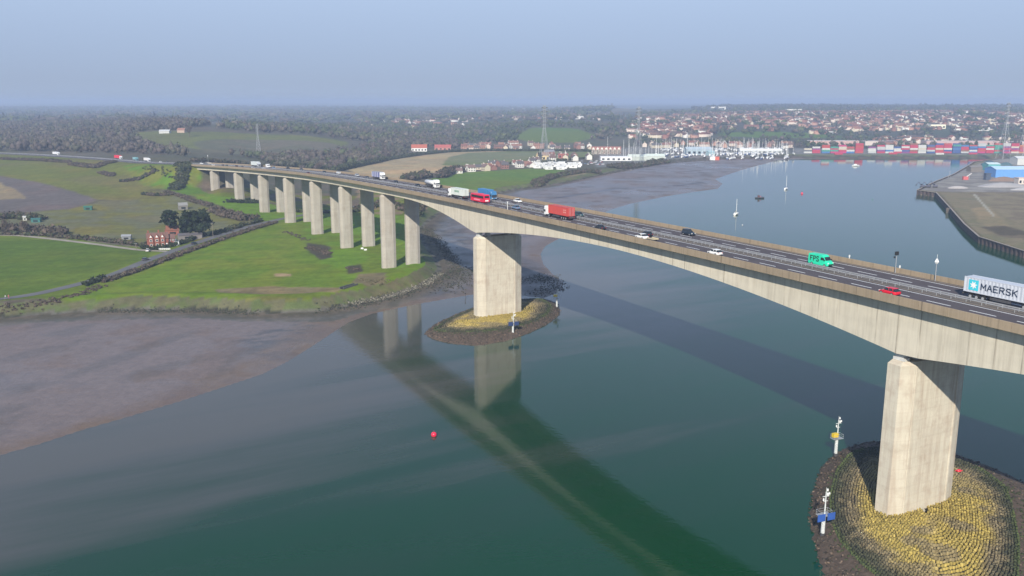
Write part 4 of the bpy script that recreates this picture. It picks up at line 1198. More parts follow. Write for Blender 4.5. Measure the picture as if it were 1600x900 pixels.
def lorry(cabcol, kind, boxcol, label, L=13.6, H=2.75, cabh=3.5, curtain=None):
    t = empty('lorry', (0, 0, 0)); tag(t, label, 'lorry', 'lorries on the bridge road')
    cab(t, cabcol, cabh, x0=L / 2 + .7)
    MB().box((L / 2 + .3, 0, .95), (4.6, .9, .3)).box((0, 0, 1.15), (L, .9, .25)).box((-L * .27, 0, .8), (4.2, .8, .35)).build('chassis', M['chassis'], t)
    for sg in (-1, 1): MB().box((L * .1, sg * 1.15, .8), (L * .32, .06, .5)).build('side_guard', M['chassis'], t)
    z0 = 1.28
    if kind == 'container':
        corrugated_box(L - .4, 2.44, H, z0, -L / 2 + .2).build('container', paint(boxcol, .5), t)
        for y in (-.75, -.3, .3, .75): MB().tube((-L / 2 + .17, y, z0 + .15), (-L / 2 + .17, y, z0 + H - .15), .035, n=5).build('locking_bar', M['steel'], t)
        MB().box((-L / 2 + .21, 0, z0 + H / 2), (.02, .05, H - .3)).build('door_seam', M['black'], t)
    elif kind == 'box':
        MB().box((0, 0, z0 + H / 2), (L, 2.5, H)).build('trailer_body', paint(boxcol, .4), t)
        MB().box((-L / 2 - .01, 0, z0 + H / 2), (.05, 2.2, H - .3)).build('rear_doors', paint(tuple(c * .85 for c in boxcol), .4), t)
        for sg in (-1, 1): MB().box((0, sg * 1.26, z0 + .06), (L, .05, .16)).build('lower_rail', M['steel'], t)
    elif kind == 'curtain':
        MB().box((0, 0, z0 + H - .08), (L, 2.5, .16)).build('roof', M['grey'], t)
        n = 8
        for i in range(n):
            x = -L / 2 + L * (i + .5) / n
            MB().box((x, 0, z0 + (H - .2) / 2), (L / n - .06, 2.46 + (.04 if i % 2 else 0), H - .2)).build('curtain_panel', paint(boxcol if i % 2 else curtain, .5), t)
    elif kind == 'tank':
        rings = [[(x, math.cos(a) * r_ * 1.05, z0 + 1.1 + math.sin(a) * r_) for a in np.linspace(0, 2 * math.pi, 15)[:-1]] for x, r_ in ((-L / 2, .5), (-L / 2 + .2, 1.0), (L / 2 - .9, 1.08), (L / 2 - .6, 1.0), (L / 2 - .4, .5))]
        MB().loft(rings).build('tank', paint(boxcol, .3), t, smooth=True)
        MB().box((0, 0, z0 + 2.2), (L * .7, .5, .1)).build('walkway', M['steel'], t)
    MB().box((-L / 2 - .02, 0, .85), (.08, 2.3, .3)).build('rear_bumper', M['chassis'], t)
    for sg in (-1, 1): MB().box((-L / 2 - .07, sg * .95, .9), (.06, .3, .14)).build('tail_light', M['red_light'], t)
    wheels(t, (-L * .37, -L * .27, -L * .17, L / 2 - .6, L / 2 + 2.0), 1.0, .5, .36)
    return t
WHITE, SILVER, BLACKC, DGREY, BLUEG, RED = (.78, .78, .76), (.45, .47, .50), (.02, .022, .028), (.07, .075, .085), (.13, .20, .30), (.62, .01, .03)
def solve_s(u, v, w, dz=0.7):
    """station on the bridge of something seen at column u on line w"""
    best = None
    lo, hi = -80.0, 1400.0
    def ucol(s):
        x, y, z = PT(s, w, road_z(s) + dz)
        dy = y * cp_ - (z - CAM_H) * sp_
        return 800 + FPX * x / dy
    for _ in range(50):
        m = (lo + hi) / 2
        if ucol(m) > u: lo = m
        else: hi = m
    return (lo + hi) / 2
# lanes: near carriageway (drives away from us): 1.8 outer, 5.8 inner; far carriageway (drives this way): 13.7 inner, 17.7 outer
NO, NI, FI, FO = 1.9, 5.8, 13.8, 17.6
CARS = [
 (1390, 'hatch', RED, NO, 'small bright red hatchback alone, nearest car on the bridge'),
 (1117, 'hatch', WHITE, NO, 'white hatchback alone on the near carriageway, right of the car with a trailer'),
 (1076, 'suv', (.015, .025, .04), FO, 'black four by four on the far carriageway, left of the green van'),
 (1003, 'saloon', WHITE, NO, 'white saloon towing an open flat trailer'),
 (1010, 'hatch', BLACKC, NI, 'dark hatchback overtaking the white car with the trailer'),
 (937, 'saloon', BLACKC, NO, 'black saloon on the near carriageway behind the red container lorry'),
 (905, 'hatch', (.03, .07, .08), FI, 'dark teal hatchback just right of the red container lorry'),
 (885, 'hatch', DGREY, FO, 'grey hatchback half hidden behind the red container lorry'),
 (809, 'saloon', WHITE, FO, 'white saloon on the far carriageway left of the red container lorry'),
 (806, 'saloon', BLUEG, NI, 'blue grey saloon on the near carriageway behind the red coach'),
 (653, 'hatch', BLACKC, FI, 'black hatchback following the white tanker'),
 (619, 'hatch', BLACKC, FI, 'black hatchback between the blue curtain lorry and the tanker'),
 (574, 'hatch', DGREY, FI, 'dark grey hatchback left of the blue curtain lorry'),
 (558, 'hatch', SILVER, FO, 'silver grey hatchback behind the dark grey one left of the blue curtain lorry'),
 (529, 'estate', WHITE, FO, 'white estate car high on the curve of the bridge'),
 (507, 'hatch', BLACKC, FI, 'black hatchback left of the white estate on the curve'),
 (481, 'hatch', (.12, .04, .05), NO, 'dark maroon hatchback low against the near parapet on the curve'),
 (471, 'saloon', DGREY, FO, 'charcoal saloon over the fourth column pair'),
 (450, 'hatch', BLACKC, FO, 'black hatchback followed by a white light over the fifth column pair'),
 (428, 'hatch', BLUEG, FI, 'slate blue hatchback behind the white van on the curve'),
 (412, 'hatch', WHITE, NO, 'white hatchback by the near parapet below the white van'),
 (395, 'hatch', WHITE, NO, 'white hatchback by the near parapet below the pale box lorry'),
 (378, 'hatch', DGREY, NO, 'grey hatchback left of the pale box lorry'),
 (369, 'hatch', BLACKC, NI, 'black hatchback over the second column pair from the bank'),
 (354, 'hatch', (.03, .08, .07), NI, 'dark green hatchback over the second column pair from the bank'),
 (348, 'hatch', (.03, .05, .07), NI, 'dark blue hatchback in front of the dark green one near the bank'),
 (333, 'hatch', WHITE, NI, 'white hatchback close to the far end of the bridge'),
 (315, 'suv', WHITE, FI, 'white car at the far end of the bridge beside the tall pole'),
 (322, 'hatch', DGREY, FO, 'grey car at the far end of the bridge beside the tall pole'),
 (262, 'hatch', DGREY, FI, 'dark car on the bank just beyond the bridge end'),
 (251, 'hatch', WHITE, FI, 'white car on the bank just beyond the bridge end'),
]
for u, kind, c_, w, lab in CARS:
    s = solve_s(u, 0, w); place(make_car(kind, c_, lab), s, w, back=w > 9)
# flat trailer behind the white saloon
s = solve_s(1003, 0, NO); s2 = s - 5.0
t = empty('car_trailer', (0, 0, 0)); tag(t, 'small open tan trailer towed by the white saloon', 'trailer')
MB().box((0, 0, .62), (3.0, 1.7, .1)).build('trailer_bed', paint((.5, .42, .25), .7), t)
for sg in (-1, 1): MB().box((0, sg * .83, .8), (3.0, .05, .3)).build('side_board', paint((.45, .4, .28), .7), t)
MB().tube((1.5, 0, .55), (2.4, 0, .5), .06).build('drawbar', M['steel'], t); wheels(t, (-.2,), .9, .3, .2); place(t, s2, NO)
# green van with FPS lettering
def van(col, label, group='vans on the bridge road'):
    t = empty('van', (0, 0, 0)); tag(t, label, 'van', group)
    pm = paint(col, .35)
    b = MB(); st = [(-3.0, .5, 2.45, .96, .86), (-2.92, .35, 2.6, .98, .9), (0, .3, 2.68, 1.0, .9), (1.15, .3, 2.62, 1.0, .88), (1.6, .3, 2.25, .99, .84), (2.1, .3, 1.52, .98, .82), (2.75, .34, 1.22, .94, .76), (2.95, .42, .95, .84, .7)]
    b.loft([ring(*q_, r=.2) for q_ in st]); b.build('body', pm, t, smooth=False)
    g = MB(); g.loft([[(1.63, -.80, 2.24), (1.63, .80, 2.24), (1.70, .80, 2.24), (1.70, -.80, 2.24)], [(2.12, -.84, 1.53), (2.12, .84, 1.53), (2.2, .84, 1.53), (2.2, -.84, 1.53)]]); g.build('windscreen', M['glass'], t)
    for sg in (-1, 1):
        m = MB(); m.loft([[(.75, sg * .98, 1.5), (.75, sg * 1.02, 1.5), (.75, sg * .98, 2.1), (.75, sg * .94, 2.1)], [(1.95, sg * .97, 1.5), (1.95, sg * 1.01, 1.5), (1.55, sg * .96, 2.1), (1.55, sg * .92, 2.1)]]); m.build('side_window', M['glass'], t)
        MB().box((2.0, sg * 1.12, 1.6), (.14, .22, .3)).build('mirror', M['black'], t)
        MB().box((2.86, sg * .68, .98), (.1, .3, .2)).build('headlight', M['amber'], t)
    MB().box((2.97, 0, .62), (.06, 1.5, .3)).build('bumper', M['black'], t)
    MB().box((-3.0, 0, 1.5), (.05, 1.7, 1.9)).build('rear_doors', paint((.55, .75, .68), .4), t)
    wheels(t, (-1.85, 1.95), .9, .36, .24)
    return t
t = van((.02, .62, .36), 'bright green van with black FPS lettering on its side')
block_text(t, 'FPS', -2.3, -1.02, 1.1, 1.05, .68, .2, M['black'])
place(t, solve_s(1283, 0, FI, 1.2), FI, True)
t = van(WHITE, 'white van seen nose on over the fifth column pair'); place(t, solve_s(419, 0, FO, 1.2), FO, True)
# lorries
t = lorry((.6, .62, .64), 'container', (.50, .53, .58), 'lorry with a pale grey MAERSK container at the right edge', L=13.0, H=2.9)
x0 = -6.5 + .2
block_text(t, 'MAERSK', x0 + 3.6, -1.245, 2.15, 1.1, .92, .21, paint((.03, .05, .09), .5))
MB().box((x0 + 2.0, -1.228, 2.72), (2.0, .016, 2.0)).build('logo_square', paint((.05, .52, .62), .5), t)
st_ = MB(); pts = []
for i in range(14):
    a = math.pi * 2 * i / 14 + .2; r_ = .82 if i % 2 == 0 else .38
    pts.append((x0 + 2.0 + math.cos(a) * r_, -1.245, 2.72 + math.sin(a) * r_))
st_.add(pts + [(x0 + 2.0, -1.25, 2.72)], [(i, (i + 1) % 14, 14) for i in range(14)]); st_.build('logo_star', M['white'], t)
place(t, solve_s(1512, 0, FI, 2.5) - 6.4, FI, True)
t = lorry(WHITE, 'container', (.52, .07, .055), 'white lorry carrying a red container, driving away left of centre', L=13.0, H=2.75)
for i in range(4): MB().box((-4.6 + (i % 2) * .9, 1.235, 3.1 - .7 * (i // 2)), (.6, .012, .35)).build('stencil_mark', paint((.65, .35, .3), .6), t)
for i in range(4): MB().box((-4.6 + (i % 2) * .9, -1.235, 3.1 - .7 * (i // 2)), (.6, .012, .35)).build('stencil_mark', paint((.65, .35, .3), .6), t)
place(t, solve_s(877, 0, NI, 2.2), NI)
t = lorry(WHITE, 'container', (.62, .66, .60), 'white lorry carrying a pale container with dull green lettering, behind the red coach', L=12.5, H=2.75)
for sg in (-1, 1):
    for i in range(7): MB().box((1.9 - i * .62, sg * 1.235, 2.85), (.42, .014, .75)).build('letter_block', paint((.14, .30, .20), .6), t)
place(t, solve_s(718, 0, NI, 2.2), NI)
t = lorry(WHITE, 'tank', (.75, .75, .74), 'white tanker lorry driving this way left of the pale container', L=10.5, H=2.3, cabh=3.9); place(t, solve_s(673, 0, FO, 2), FO, True)
t = lorry(WHITE, 'curtain', (.10, .11, .28), 'white cabbed lorry with dark blue and white striped trailer near the tan field', L=12.0, H=2.8, cabh=3.9, curtain=(.5, .52, .62)); place(t, solve_s(590, 0, FO, 2), FO, True)
t = lorry((.05, .18, .36), 'box', (.05, .20, .42), 'lorry with a bright blue body beside the red coach', L=9.5, H=2.6); place(t, solve_s(759, 0, FI, 2.2), FI, True)
t = lorry(SILVER, 'box', (.62, .66, .64), 'pale box lorry near the far end of the bridge', L=13.5, H=2.8); place(t, solve_s(399, 0, FO, 2), FO, False if False else True)
t = lorry(WHITE, 'box', (.68, .02, .05), 'lorry with a red trailer and white cab on the bank beyond the bridge', L=12.5, H=2.9); place(t, solve_s(184, 0, FO, 2), FO, True)
t = lorry(WHITE, 'box', (.72, .70, .68), 'white box lorry on the bank just short of the bridge end', L=8.5, H=2.6); place(t, solve_s(229, 0, FO, 2), FO, True)
t = lorry((.15, .35, .38), 'box', (.22, .42, .45), 'teal box lorry on the bank between the red and white lorries', L=6.0, H=2.2); place(t, solve_s(211, 0, FO, 2), FO, True)
t = lorry(WHITE, 'box', (.70, .71, .72), 'white lorry farthest left on the hilltop road', L=10.5, H=2.7); place(t, solve_s(87, 0, FO, 2), FO, True)
# red coach
def coach():
    t = empty('coach', (0, 0, 0)); tag(t, 'red single deck coach with black windows on the near carriageway', 'coach')
    red = paint((.66, .015, .06), .3); L = 12.0
    b = MB(); b.loft([ring(x, zb, zt, wb, wt, .3) for x, zb, zt, wb, wt in ((-6, .6, 3.0, 1.2, 1.05), (-5.85, .4, 3.25, 1.26, 1.12), (5.5, .4, 3.25, 1.26, 1.12), (5.9, .45, 3.0, 1.22, 1.05), (6.05, .6, 1.6, 1.1, 1.0))])
    b.build('body', red, t)
    for sg in (-1, 1):
        for i in range(7): MB().box((-4.9 + i * 1.55, sg * 1.255, 2.25), (1.45, .05, .95)).build('side_window', M['glass'], t)
        MB().box((0, sg * 1.262, 1.1), (5.5, .02, .55)).build('side_swoosh', paint((.85, .25, .3), .4), t)
        MB().box((-6.03, sg * .95, 1.3), (.05, .25, .5)).build('tail_light', M['red_light'], t)
        MB().box((6.0, sg * .85, .85), (.1, .35, .2)).build('headlight', M['amber'], t)
    MB().box((-5.99, 0, 2.4), (.08, 1.9, .8)).build('rear_window', M['glass'], t)
    MB().box((-6.03, 0, 1.0), (.06, 1.3, .5)).build('rear_panel', M['white'], t)
    MB().box((5.97, 0, 2.2), (.16, 2.0, 1.3)).build('windscreen', M['glass'], t)
    MB().box((-1, 0, 3.32), (2.2, 1.3, .18)).build('roof_unit', red, t)
    wheels(t, (-3.4, 3.7), 1.08, .48, .3)
    return t
place(coach(), solve_s(750, 0, NI, 1.6) , NI)
# poles along the far verge and beside the road
def pole(u, w, h, kind, label):
    s = solve_s(u, 0, w, 3); x, y, z = PT(s, w, road_z(s) + .1)
    t = empty('road_pole', (x, y, z), heading(s)); tag(t, label, 'pole', 'poles along the bridge edge')
    MB().tube((0, 0, -.3), (0, 0, h), .10, .07, 8).build('post', M['steel'] if kind != 'stub' else M['white'], t)
    if kind == 'signal':
        MB().box((0, 0, h + .1), (.35, .9, .8)).build('signal_head', M['black'], t); MB().box((0, .6, h - .7), (.25, .3, .4)).build('control_box', M['black'], t)
    elif kind == 'lamp':
        MB().loft([[(x_, y_, h - .6) for x_, y_ in ((-.12, -.12), (.12, -.12), (.12, .12), (-.12, .12))], [(x_, y_, h - .2) for x_, y_ in ((-.3, -.3), (.3, -.3), (.3, .3), (-.3, .3))], [(x_, y_, h + .5) for x_, y_ in ((-.1, -.1), (.1, -.1), (.1, .1), (-.1, .1))]]).build('camera_head', M['white'], t)
        MB().tube((0, 0, h), (0, 0, h + 1.4), .03, n=5).build('aerial', M['white'], t)
    elif kind == 'stub': MB().box((0, 0, h), (.2, .25, .5)).build('sensor', M['white'], t)
pole(1400.5, 21.2, 4.2, 'signal', 'pole with a black signal head on the far edge of the bridge')
pole(1463, 21.2, 4.2, 'lamp', 'pale pole with a camera head just left of the grey container lorry')
pole(1328, 21.9, 1.6, 'stub', 'short pale sensor post on the far parapet right of the green van')
pole(1407, 21.9, 1.4, 'stub', 'short pale sensor post beside the black signal head')
pole(793, -1.6, 3.4, 'stub', 'thin white pole on the near parapet above the left river pier')
pole(325, 21.4, 7, 'lamp', 'tall pale pole at the far end of the bridge')
# ---------------------------------------------------------------- vegetation
M['leaf'], _n, _b = attr_mat('foliage', 'tint', 0.9, 0.8, 0.25, spec=0.1)
M['bark'] = plain('bark', (0.10, 0.08, 0.06), 0.95, var=0.3)
_ico = bmesh.new(); bmesh.ops.create_icosphere(_ico, subdivisions=1, radius=1.0)
ICV = np.array([v.co[:] for v in _ico.verts]); ICF = np.array([[v.index for v in f.verts] for f in _ico.faces]); _ico.free()
def foliage(pos, rad, hgt, cols, cards=14, seed=1, core=True, card=.42, csz=.82, tall=1.0, sliver=False):
    """pos (n,3) = foot of each crown; rad, hgt per crown; returns V, F, C (triangles)"""
    rs = np.random.RandomState(seed); n = len(pos); pos = np.asarray(pos); rad = np.asarray(rad); hgt = np.asarray(hgt); cols = np.asarray(cols)
    Vs, Fs, Cs = [], [], []; off = 0
    if core:
        nv = len(ICV)
        j = 1 + (rs.rand(n, nv) - .5) * .7
        V = ICV[None] * j[:, :, None] * csz
        V = np.stack([V[:, :, 0] * rad[:, None], V[:, :, 1] * rad[:, None], V[:, :, 2] * hgt[:, None] * .5 + hgt[:, None] * .52], -1) + pos[:, None, :]
        F = ICF[None] + np.arange(n)[:, None, None] * nv
        Vs.append(V.reshape(-1, 3)); Fs.append(F.reshape(-1, 3)); Cs.append(np.repeat(cols, len(ICF), 0) * (.72 + .45 * rs.rand(n * len(ICF), 1)))
        off += n * nv
    m = n * cards
    d = rs.randn(m, 3); d /= np.linalg.norm(d, axis=1)[:, None]
    rr = (.55 + .6 * rs.rand(m)) ; i = np.repeat(np.arange(n), cards)
    c = pos[i] + np.stack([d[:, 0] * rad[i] * rr, d[:, 1] * rad[i] * rr, (d[:, 2] * rr * .5 + .52) * hgt[i]], -1)
    c[:, 2] = np.maximum(c[:, 2], pos[i][:, 2] + .1)
    s = rad[i] * card * (.6 + .8 * rs.rand(m))
    a = rs.randn(m, 3); a /= np.linalg.norm(a, axis=1)[:, None]
    if sliver: a[:, 2] = np.abs(a[:, 2]) * 2 + .6; a /= np.linalg.norm(a, axis=1)[:, None]
    b = np.cross(a, rs.randn(m, 3)); b /= np.linalg.norm(b, axis=1)[:, None] + 1e-9
    w = .45 if sliver else .85
    T = np.stack([c - b * s[:, None] * w - a * s[:, None] * .5, c + b * s[:, None] * w - a * s[:, None] * .4, c + a * s[:, None] * .9], 1)
    Vs.append(T.reshape(-1, 3)); Fs.append(np.arange(m * 3).reshape(-1, 3) + off); Cs.append(cols[i] * (.6 + .75 * rs.rand(m, 1)))
    return np.vstack(Vs), np.vstack(Fs), np.vstack(Cs)
def scatter(px, spacing, seed, z=None, cap=9000, world_pts=None, jitter=True):
    P = gp(px, z) if world_pts is None else np.asarray(world_pts)
    rs = np.random.RandomState(seed)
    x0, y0 = P.min(0); x1, y1 = P.max(0)
    area = 0.5 * abs(np.dot(P[:, 0], np.roll(P[:, 1], 1)) - np.dot(P[:, 1], np.roll(P[:, 0], 1)))
    n = int(min(cap, area / spacing ** 2))
    out = np.zeros((0, 2)); k = 0
    while len(out) < n and k < 60:
        q = np.c_[x0 + (x1 - x0) * rs.rand(4 * n + 50), y0 + (y1 - y0) * rs.rand(4 * n + 50)]
        q = q[inside(P, q[:, 0], q[:, 1])]; out = np.vstack([out, q]); k += 1
    return out[:n]
BARE = [(.105, .088, .070), (.09, .08, .062), (.12, .105, .078), (.08, .08, .055), (.10, .08, .07)]
MIX = BARE + [(.07, .085, .04), (.055, .07, .035), (.09, .10, .045)]
GREENS = [(.035, .055, .02), (.045, .065, .025), (.06, .075, .03)]
def wood(name, label, xy, h=(8, 14), pal=BARE, seed=1, cards=12, kind='stuff', spread=.5, cat=None):
    rs = np.random.RandomState(seed); n = len(xy)
    z = land_h(xy[:, 0], xy[:, 1])
    H = h[0] * .75 + (h[1] - h[0] * .75) * rs.rand(n) ** 1.4 * (.5 + 1.0 * vnoise(xy[:, 0], xy[:, 1], 120, 2))
    R_ = H * spread * (.8 + .5 * rs.rand(n))
    pi = (vnoise(xy[:, 0] + 50, xy[:, 1], 90, 2) * len(pal) * 1.5 + rs.rand(n) * 1.6).astype(int) % len(pal)
    cols = np.array(pal)[pi] * (.8 + .4 * rs.rand(n, 1))
    V, F, C = foliage(np.c_[xy, z - .5], R_, H, cols, int(cards * 1.9), seed, card=.26, csz=.66, sliver=True)
    o = link(name, attr_mesh(name, V, F, C, M['leaf']))
    o['kind'] = kind; o['label'] = label
    if cat: o['category'] = cat
    return o
pts = scatter([(-120,242),(0,236),(100,238),(170,240),(235,241),(292,246),(280,236),(240,229),(206,216),(203,208),(290,203.5),(330,197),(250,190),(120,191),(0,196),(-120,196)], 13, 1, cap=8500)
wood('bare_woodland', 'bare brown winter woodland on the ridge behind the hilltop road', pts, (9, 15), BARE, 2, 14)
FARM = [G(655, 234), G(655, 237), G(655, 240), G(692, 233), G(692, 236)]
pts = scatter([(330,240),(400,248),(438,262),(520,268),(600,251),(655,241),(700,236),(722,229),(700,217),(620,216),(575,226),(560,238),(500,245),(420,246)], 9, 3, cap=6000)
pts = pts[np.min([np.hypot(pts[:, 0] - f[0], pts[:, 1] - f[1]) for f in FARM], axis=0) > 26]
wood('bare_woodland', 'bare grey brown woodland between the bridge and the tan field', pts, (8, 13), BARE + [(.075, .09, .045)], 4, 16)
pts = scatter([(400,208),(480,210),(560,222),(640,222),(720,219),(770,208),(740,199),(640,196),(520,196),(400,196),(330,200)], 16, 5, cap=6000)
wood('bare_woodland', 'bluish woodland beyond the sloping hill field', pts, (9, 14), MIX, 6, 12)
pts = scatter([(720,226),(800,222),(935,220),(985,216),(970,198),(860,193),(760,195),(700,200)], 18, 7, cap=5000)
fldp = gp([(802,217),(830,199),(905,201),(938,215),(900,223),(830,223)]); pts = pts[~inside(fldp, pts[:, 0], pts[:, 1])]
wood('mixed_woodland', 'mixed woodland round the far green hillside field', pts, (9, 15), MIX, 8, 11)
pts = scatter([(-160,192),(0,194),(300,190),(700,192),(960,190),(960,172),(600,168),(200,168),(-160,168)], 62, 9, cap=9000)
wood('distant_woodland', 'distant blue grey woods and hedges along the left horizon', pts, (10, 20), MIX, 10, 5, spread=1.5)
pts = scatter([(960,220),(1120,216),(1300,218),(1700,220),(1750,200),(1700,172),(1300,171),(1000,176),(950,190)], 36, 11, cap=8000)
wood('town_trees', 'trees among the houses of the hillside town', pts, (8, 15), MIX + GREENS[2:], 12, 8, spread=.75)
pts = scatter([(1130,168.0),(1700,168.0),(1740,172),(1300,172.5),(1080,173)], 40, 13, cap=2500)
wood('hilltop_trees', 'dark trees along the crest above the town', pts, (9, 20), [(.06, .065, .05), (.075, .07, .055)], 14, 8, spread=.8)
pts = scatter([(1230,231),(1700,228),(1700,220),(1300,219),(1120,221),(1000,224),(990,229),(1120,229)], 17, 15, cap=2600)
wood('harbour_trees', 'trees behind the marina and container port', pts, (7, 13), MIX, 16, 11)
def hedge(px, w, h, pal, label, name='hedge', cat='hedge', seed=1, step=1.0, z=None, cards=9, xyz=None):
    P = gp(px, z) if xyz is None else np.asarray(xyz); rs = np.random.RandomState(seed)
    L = np.r_[0, np.cumsum(np.hypot(*np.diff(P, axis=0).T))]; n = max(3, int(L[-1] / step))
    t = np.linspace(0, L[-1], n) + (rs.rand(n) - .5) * step
    x = np.interp(t, L, P[:, 0]); y = np.interp(t, L, P[:, 1])
    k = max(1, int(w / 1.8)); xs = np.repeat(x, k) + (rs.rand(n * k) - .5) * w; ys = np.repeat(y, k) + (rs.rand(n * k) - .5) * w
    zz = terrain_z(xs, ys)[0] if z is None else np.full(n * k, z)
    hh = h * (.55 + .75 * rs.rand(n * k)); cols = np.array(pal)[rs.randint(0, len(pal), n * k)] * (.8 + .4 * rs.rand(n * k, 1))
    c0 = (float(xs.mean()), float(ys.mean()), float(zz.min()))
    V, F, C = foliage(np.c_[xs, ys, zz - .2], hh * .55 + .3, hh, cols, cards * 2, seed, card=.36, csz=.7)
    o = link(name, attr_mesh(name, V - np.array(c0), F, C, M['leaf'])); o.location = c0
    tag(o, label, cat); return o
BR = [(.11, .085, .065), (.095, .075, .06), (.08, .07, .05)]
OL = [(.06, .07, .035), (.08, .08, .045), (.05, .06, .03)]
DK = [(.03, .04, .02), (.04, .05, .025)]
hedge([(165,441),(245,412),(300,391),(365,368),(430,348)], 4, 1.7, BR, 'long brown bare hedgerow along the near side of the lane', seed=21)
hedge([(0,480),(60,475),(110,467),(160,446)], 6, .7, BR, 'low brown scrub where the lane meets the left edge', 'scrub', 'scrub', 22)
hedge([(130,447),(160,436),(150,442)], 3, 2.2, DK, 'dark bush in the hedgerow near the left part of the lane', 'bush', 'bush', 23)
hedge([(0,366),(60,368),(110,372),(170,378),(225,384)], 4, 2.2, OL + BR, 'hedge along the field track left of the brick house', seed=24)
hedge([(222,388),(240,391),(256,388.5),(290,379),(318,368)], 2.5, 2.4, DK, 'dark garden hedge in front of the brick house', seed=25)
hedge([(330,368),(360,360),(390,350),(410,345)], 3.5, 2.4, DK + OL, 'dark evergreen hedge by the lane right of the tall pines', seed=26)
hedge([(335,330),(352,338),(378,344),(395,343)], 6, 4, BR, 'reddish brown bare thicket below the bridge near the lane', 'thicket', 'thicket', 27)
hedge([(355,316),(380,317),(415,317)], 5, 2.6, DK, 'trimmed dark evergreen block under the end of the bridge', seed=28)
hedge([(258,300),(290,310),(330,322)], 4, 2.0, BR, 'brown hedge crossing the pasture below the embankment', seed=29)
hedge([(225,304),(240,306),(262,305)], 4, 2.2, BR + DK, 'dark scrub patch at the foot of the embankment', 'scrub', 'scrub', 30)
hedge([(112,257),(150,262),(175,254)], 10, 2.2, BR, 'dark brown bramble patch high on the hill pasture', 'bramble_patch', 'brambles', 31)
hedge([(192,284),(215,281),(240,275)], 6, 2.4, BR + DK, 'dark bramble strip in the middle of the green slope', 'bramble_patch', 'brambles', 32)
hedge([(160,270),(175,275)], 8, 1.8, BR, 'small bramble patch left of the green slope', 'bramble_patch', 'brambles', 33)
hedge([(283,270),(292,278),(282,290),(272,296)], 9, 3.2, OL + DK, 'scrub on the embankment beside the bridge end', 'scrub', 'scrub', 34)
hedge([(230,268),(250,275),(268,284)], 8, 1.5, OL, 'scattered low scrub on the green embankment', 'scrub', 'scrub', 35, step=7)
hedge([(486,387),(500,391),(512,398)], 6, .9, BR, 'brown scrub patch on the grass between lane and columns', 'scrub', 'scrub', 36)
hedge([(444,362),(462,368),(480,376)], 4, .6, BR, 'thin brown scrub left of the columns', 'scrub', 'scrub', 37)
hedge([(545,419),(558,422)], 4, .9, BR, 'small round brown bush near the front columns', 'bush', 'bush', 38)
hedge([(565,436),(585,446),(600,440)], 5, .6, [(.16, .14, .08), (.12, .11, .06)], 'tan reeds by the rocky point', 'reeds', 'reeds', 39)
hedge([(640,292),(655,320),(648,338)], 8, 3.5, BR + OL, 'thicket on the bank behind the front columns', 'thicket', 'thicket', 40)
hedge([(560,330),(600,318),(640,330)], 8, 3, BR + OL, 'scrub seen between the columns', 'scrub', 'scrub', 41)
hedge([(455,331),(520,333),(560,331)], 4, 2.0, DK + OL, 'dark hedge running behind the columns', 'hedge', 'hedge', 42)
hedge([(836,287),(868,276),(905,270),(935,268)], 9, 3.2, BR + OL, 'olive scrub along the far river bank', 'scrub', 'scrub', 43)
hedge([(955,262),(1000,257),(1040,251)], 10, 4, BR + OL, 'scrub between the boatyard and the mudflat', 'scrub', 'scrub', 44)
hedge([(635,283),(655,279),(668,277)], 10, 6, BR + OL, 'clump of bare trees beside the tan field', 'tree_clump', 'trees', 45)
hedge([(690,278),(700,272),(720,268)], 8, 6, BR + DK, 'bare trees at the left end of the riverside cottages', 'tree_clump', 'trees', 46)
hedge([(430,258),(520,268),(600,251)], 9, 5, DK + OL, 'dark evergreen edge of the wood along the tan field', 'tree_belt', 'trees', 47)
hedge([(600,251),(655,242),(700,238),(760,236),(860,236),(925,237)], 6, 3.5, DK + OL, 'dark hedge along the top of the striped field', seed=48)
hedge([(735,262),(800,256),(850,253),(925,247)], 4, 2.5, OL, 'hedge behind the riverside cottages', seed=49)
hedge([(0,342),(20,340),(60,343)], 8, 3.5, BR + OL, 'bare trees round the green stable huts', 'tree_clump', 'trees', 50)
hedge([(0,362),(30,362),(95,366)], 6, 4, BR, 'round bare trees beside the field track at the left edge', 'tree_clump', 'trees', 51)
hedge([(0,249),(60,251),(105,254)], 7, 2.5, BR, 'hedge along the top of the hill pasture', seed=52)
hedge([(300,252),(360,254),(430,262)], 7, 3, BR + OL, 'scrub on the bank behind the curve of the bridge', 'scrub', 'scrub', 53)

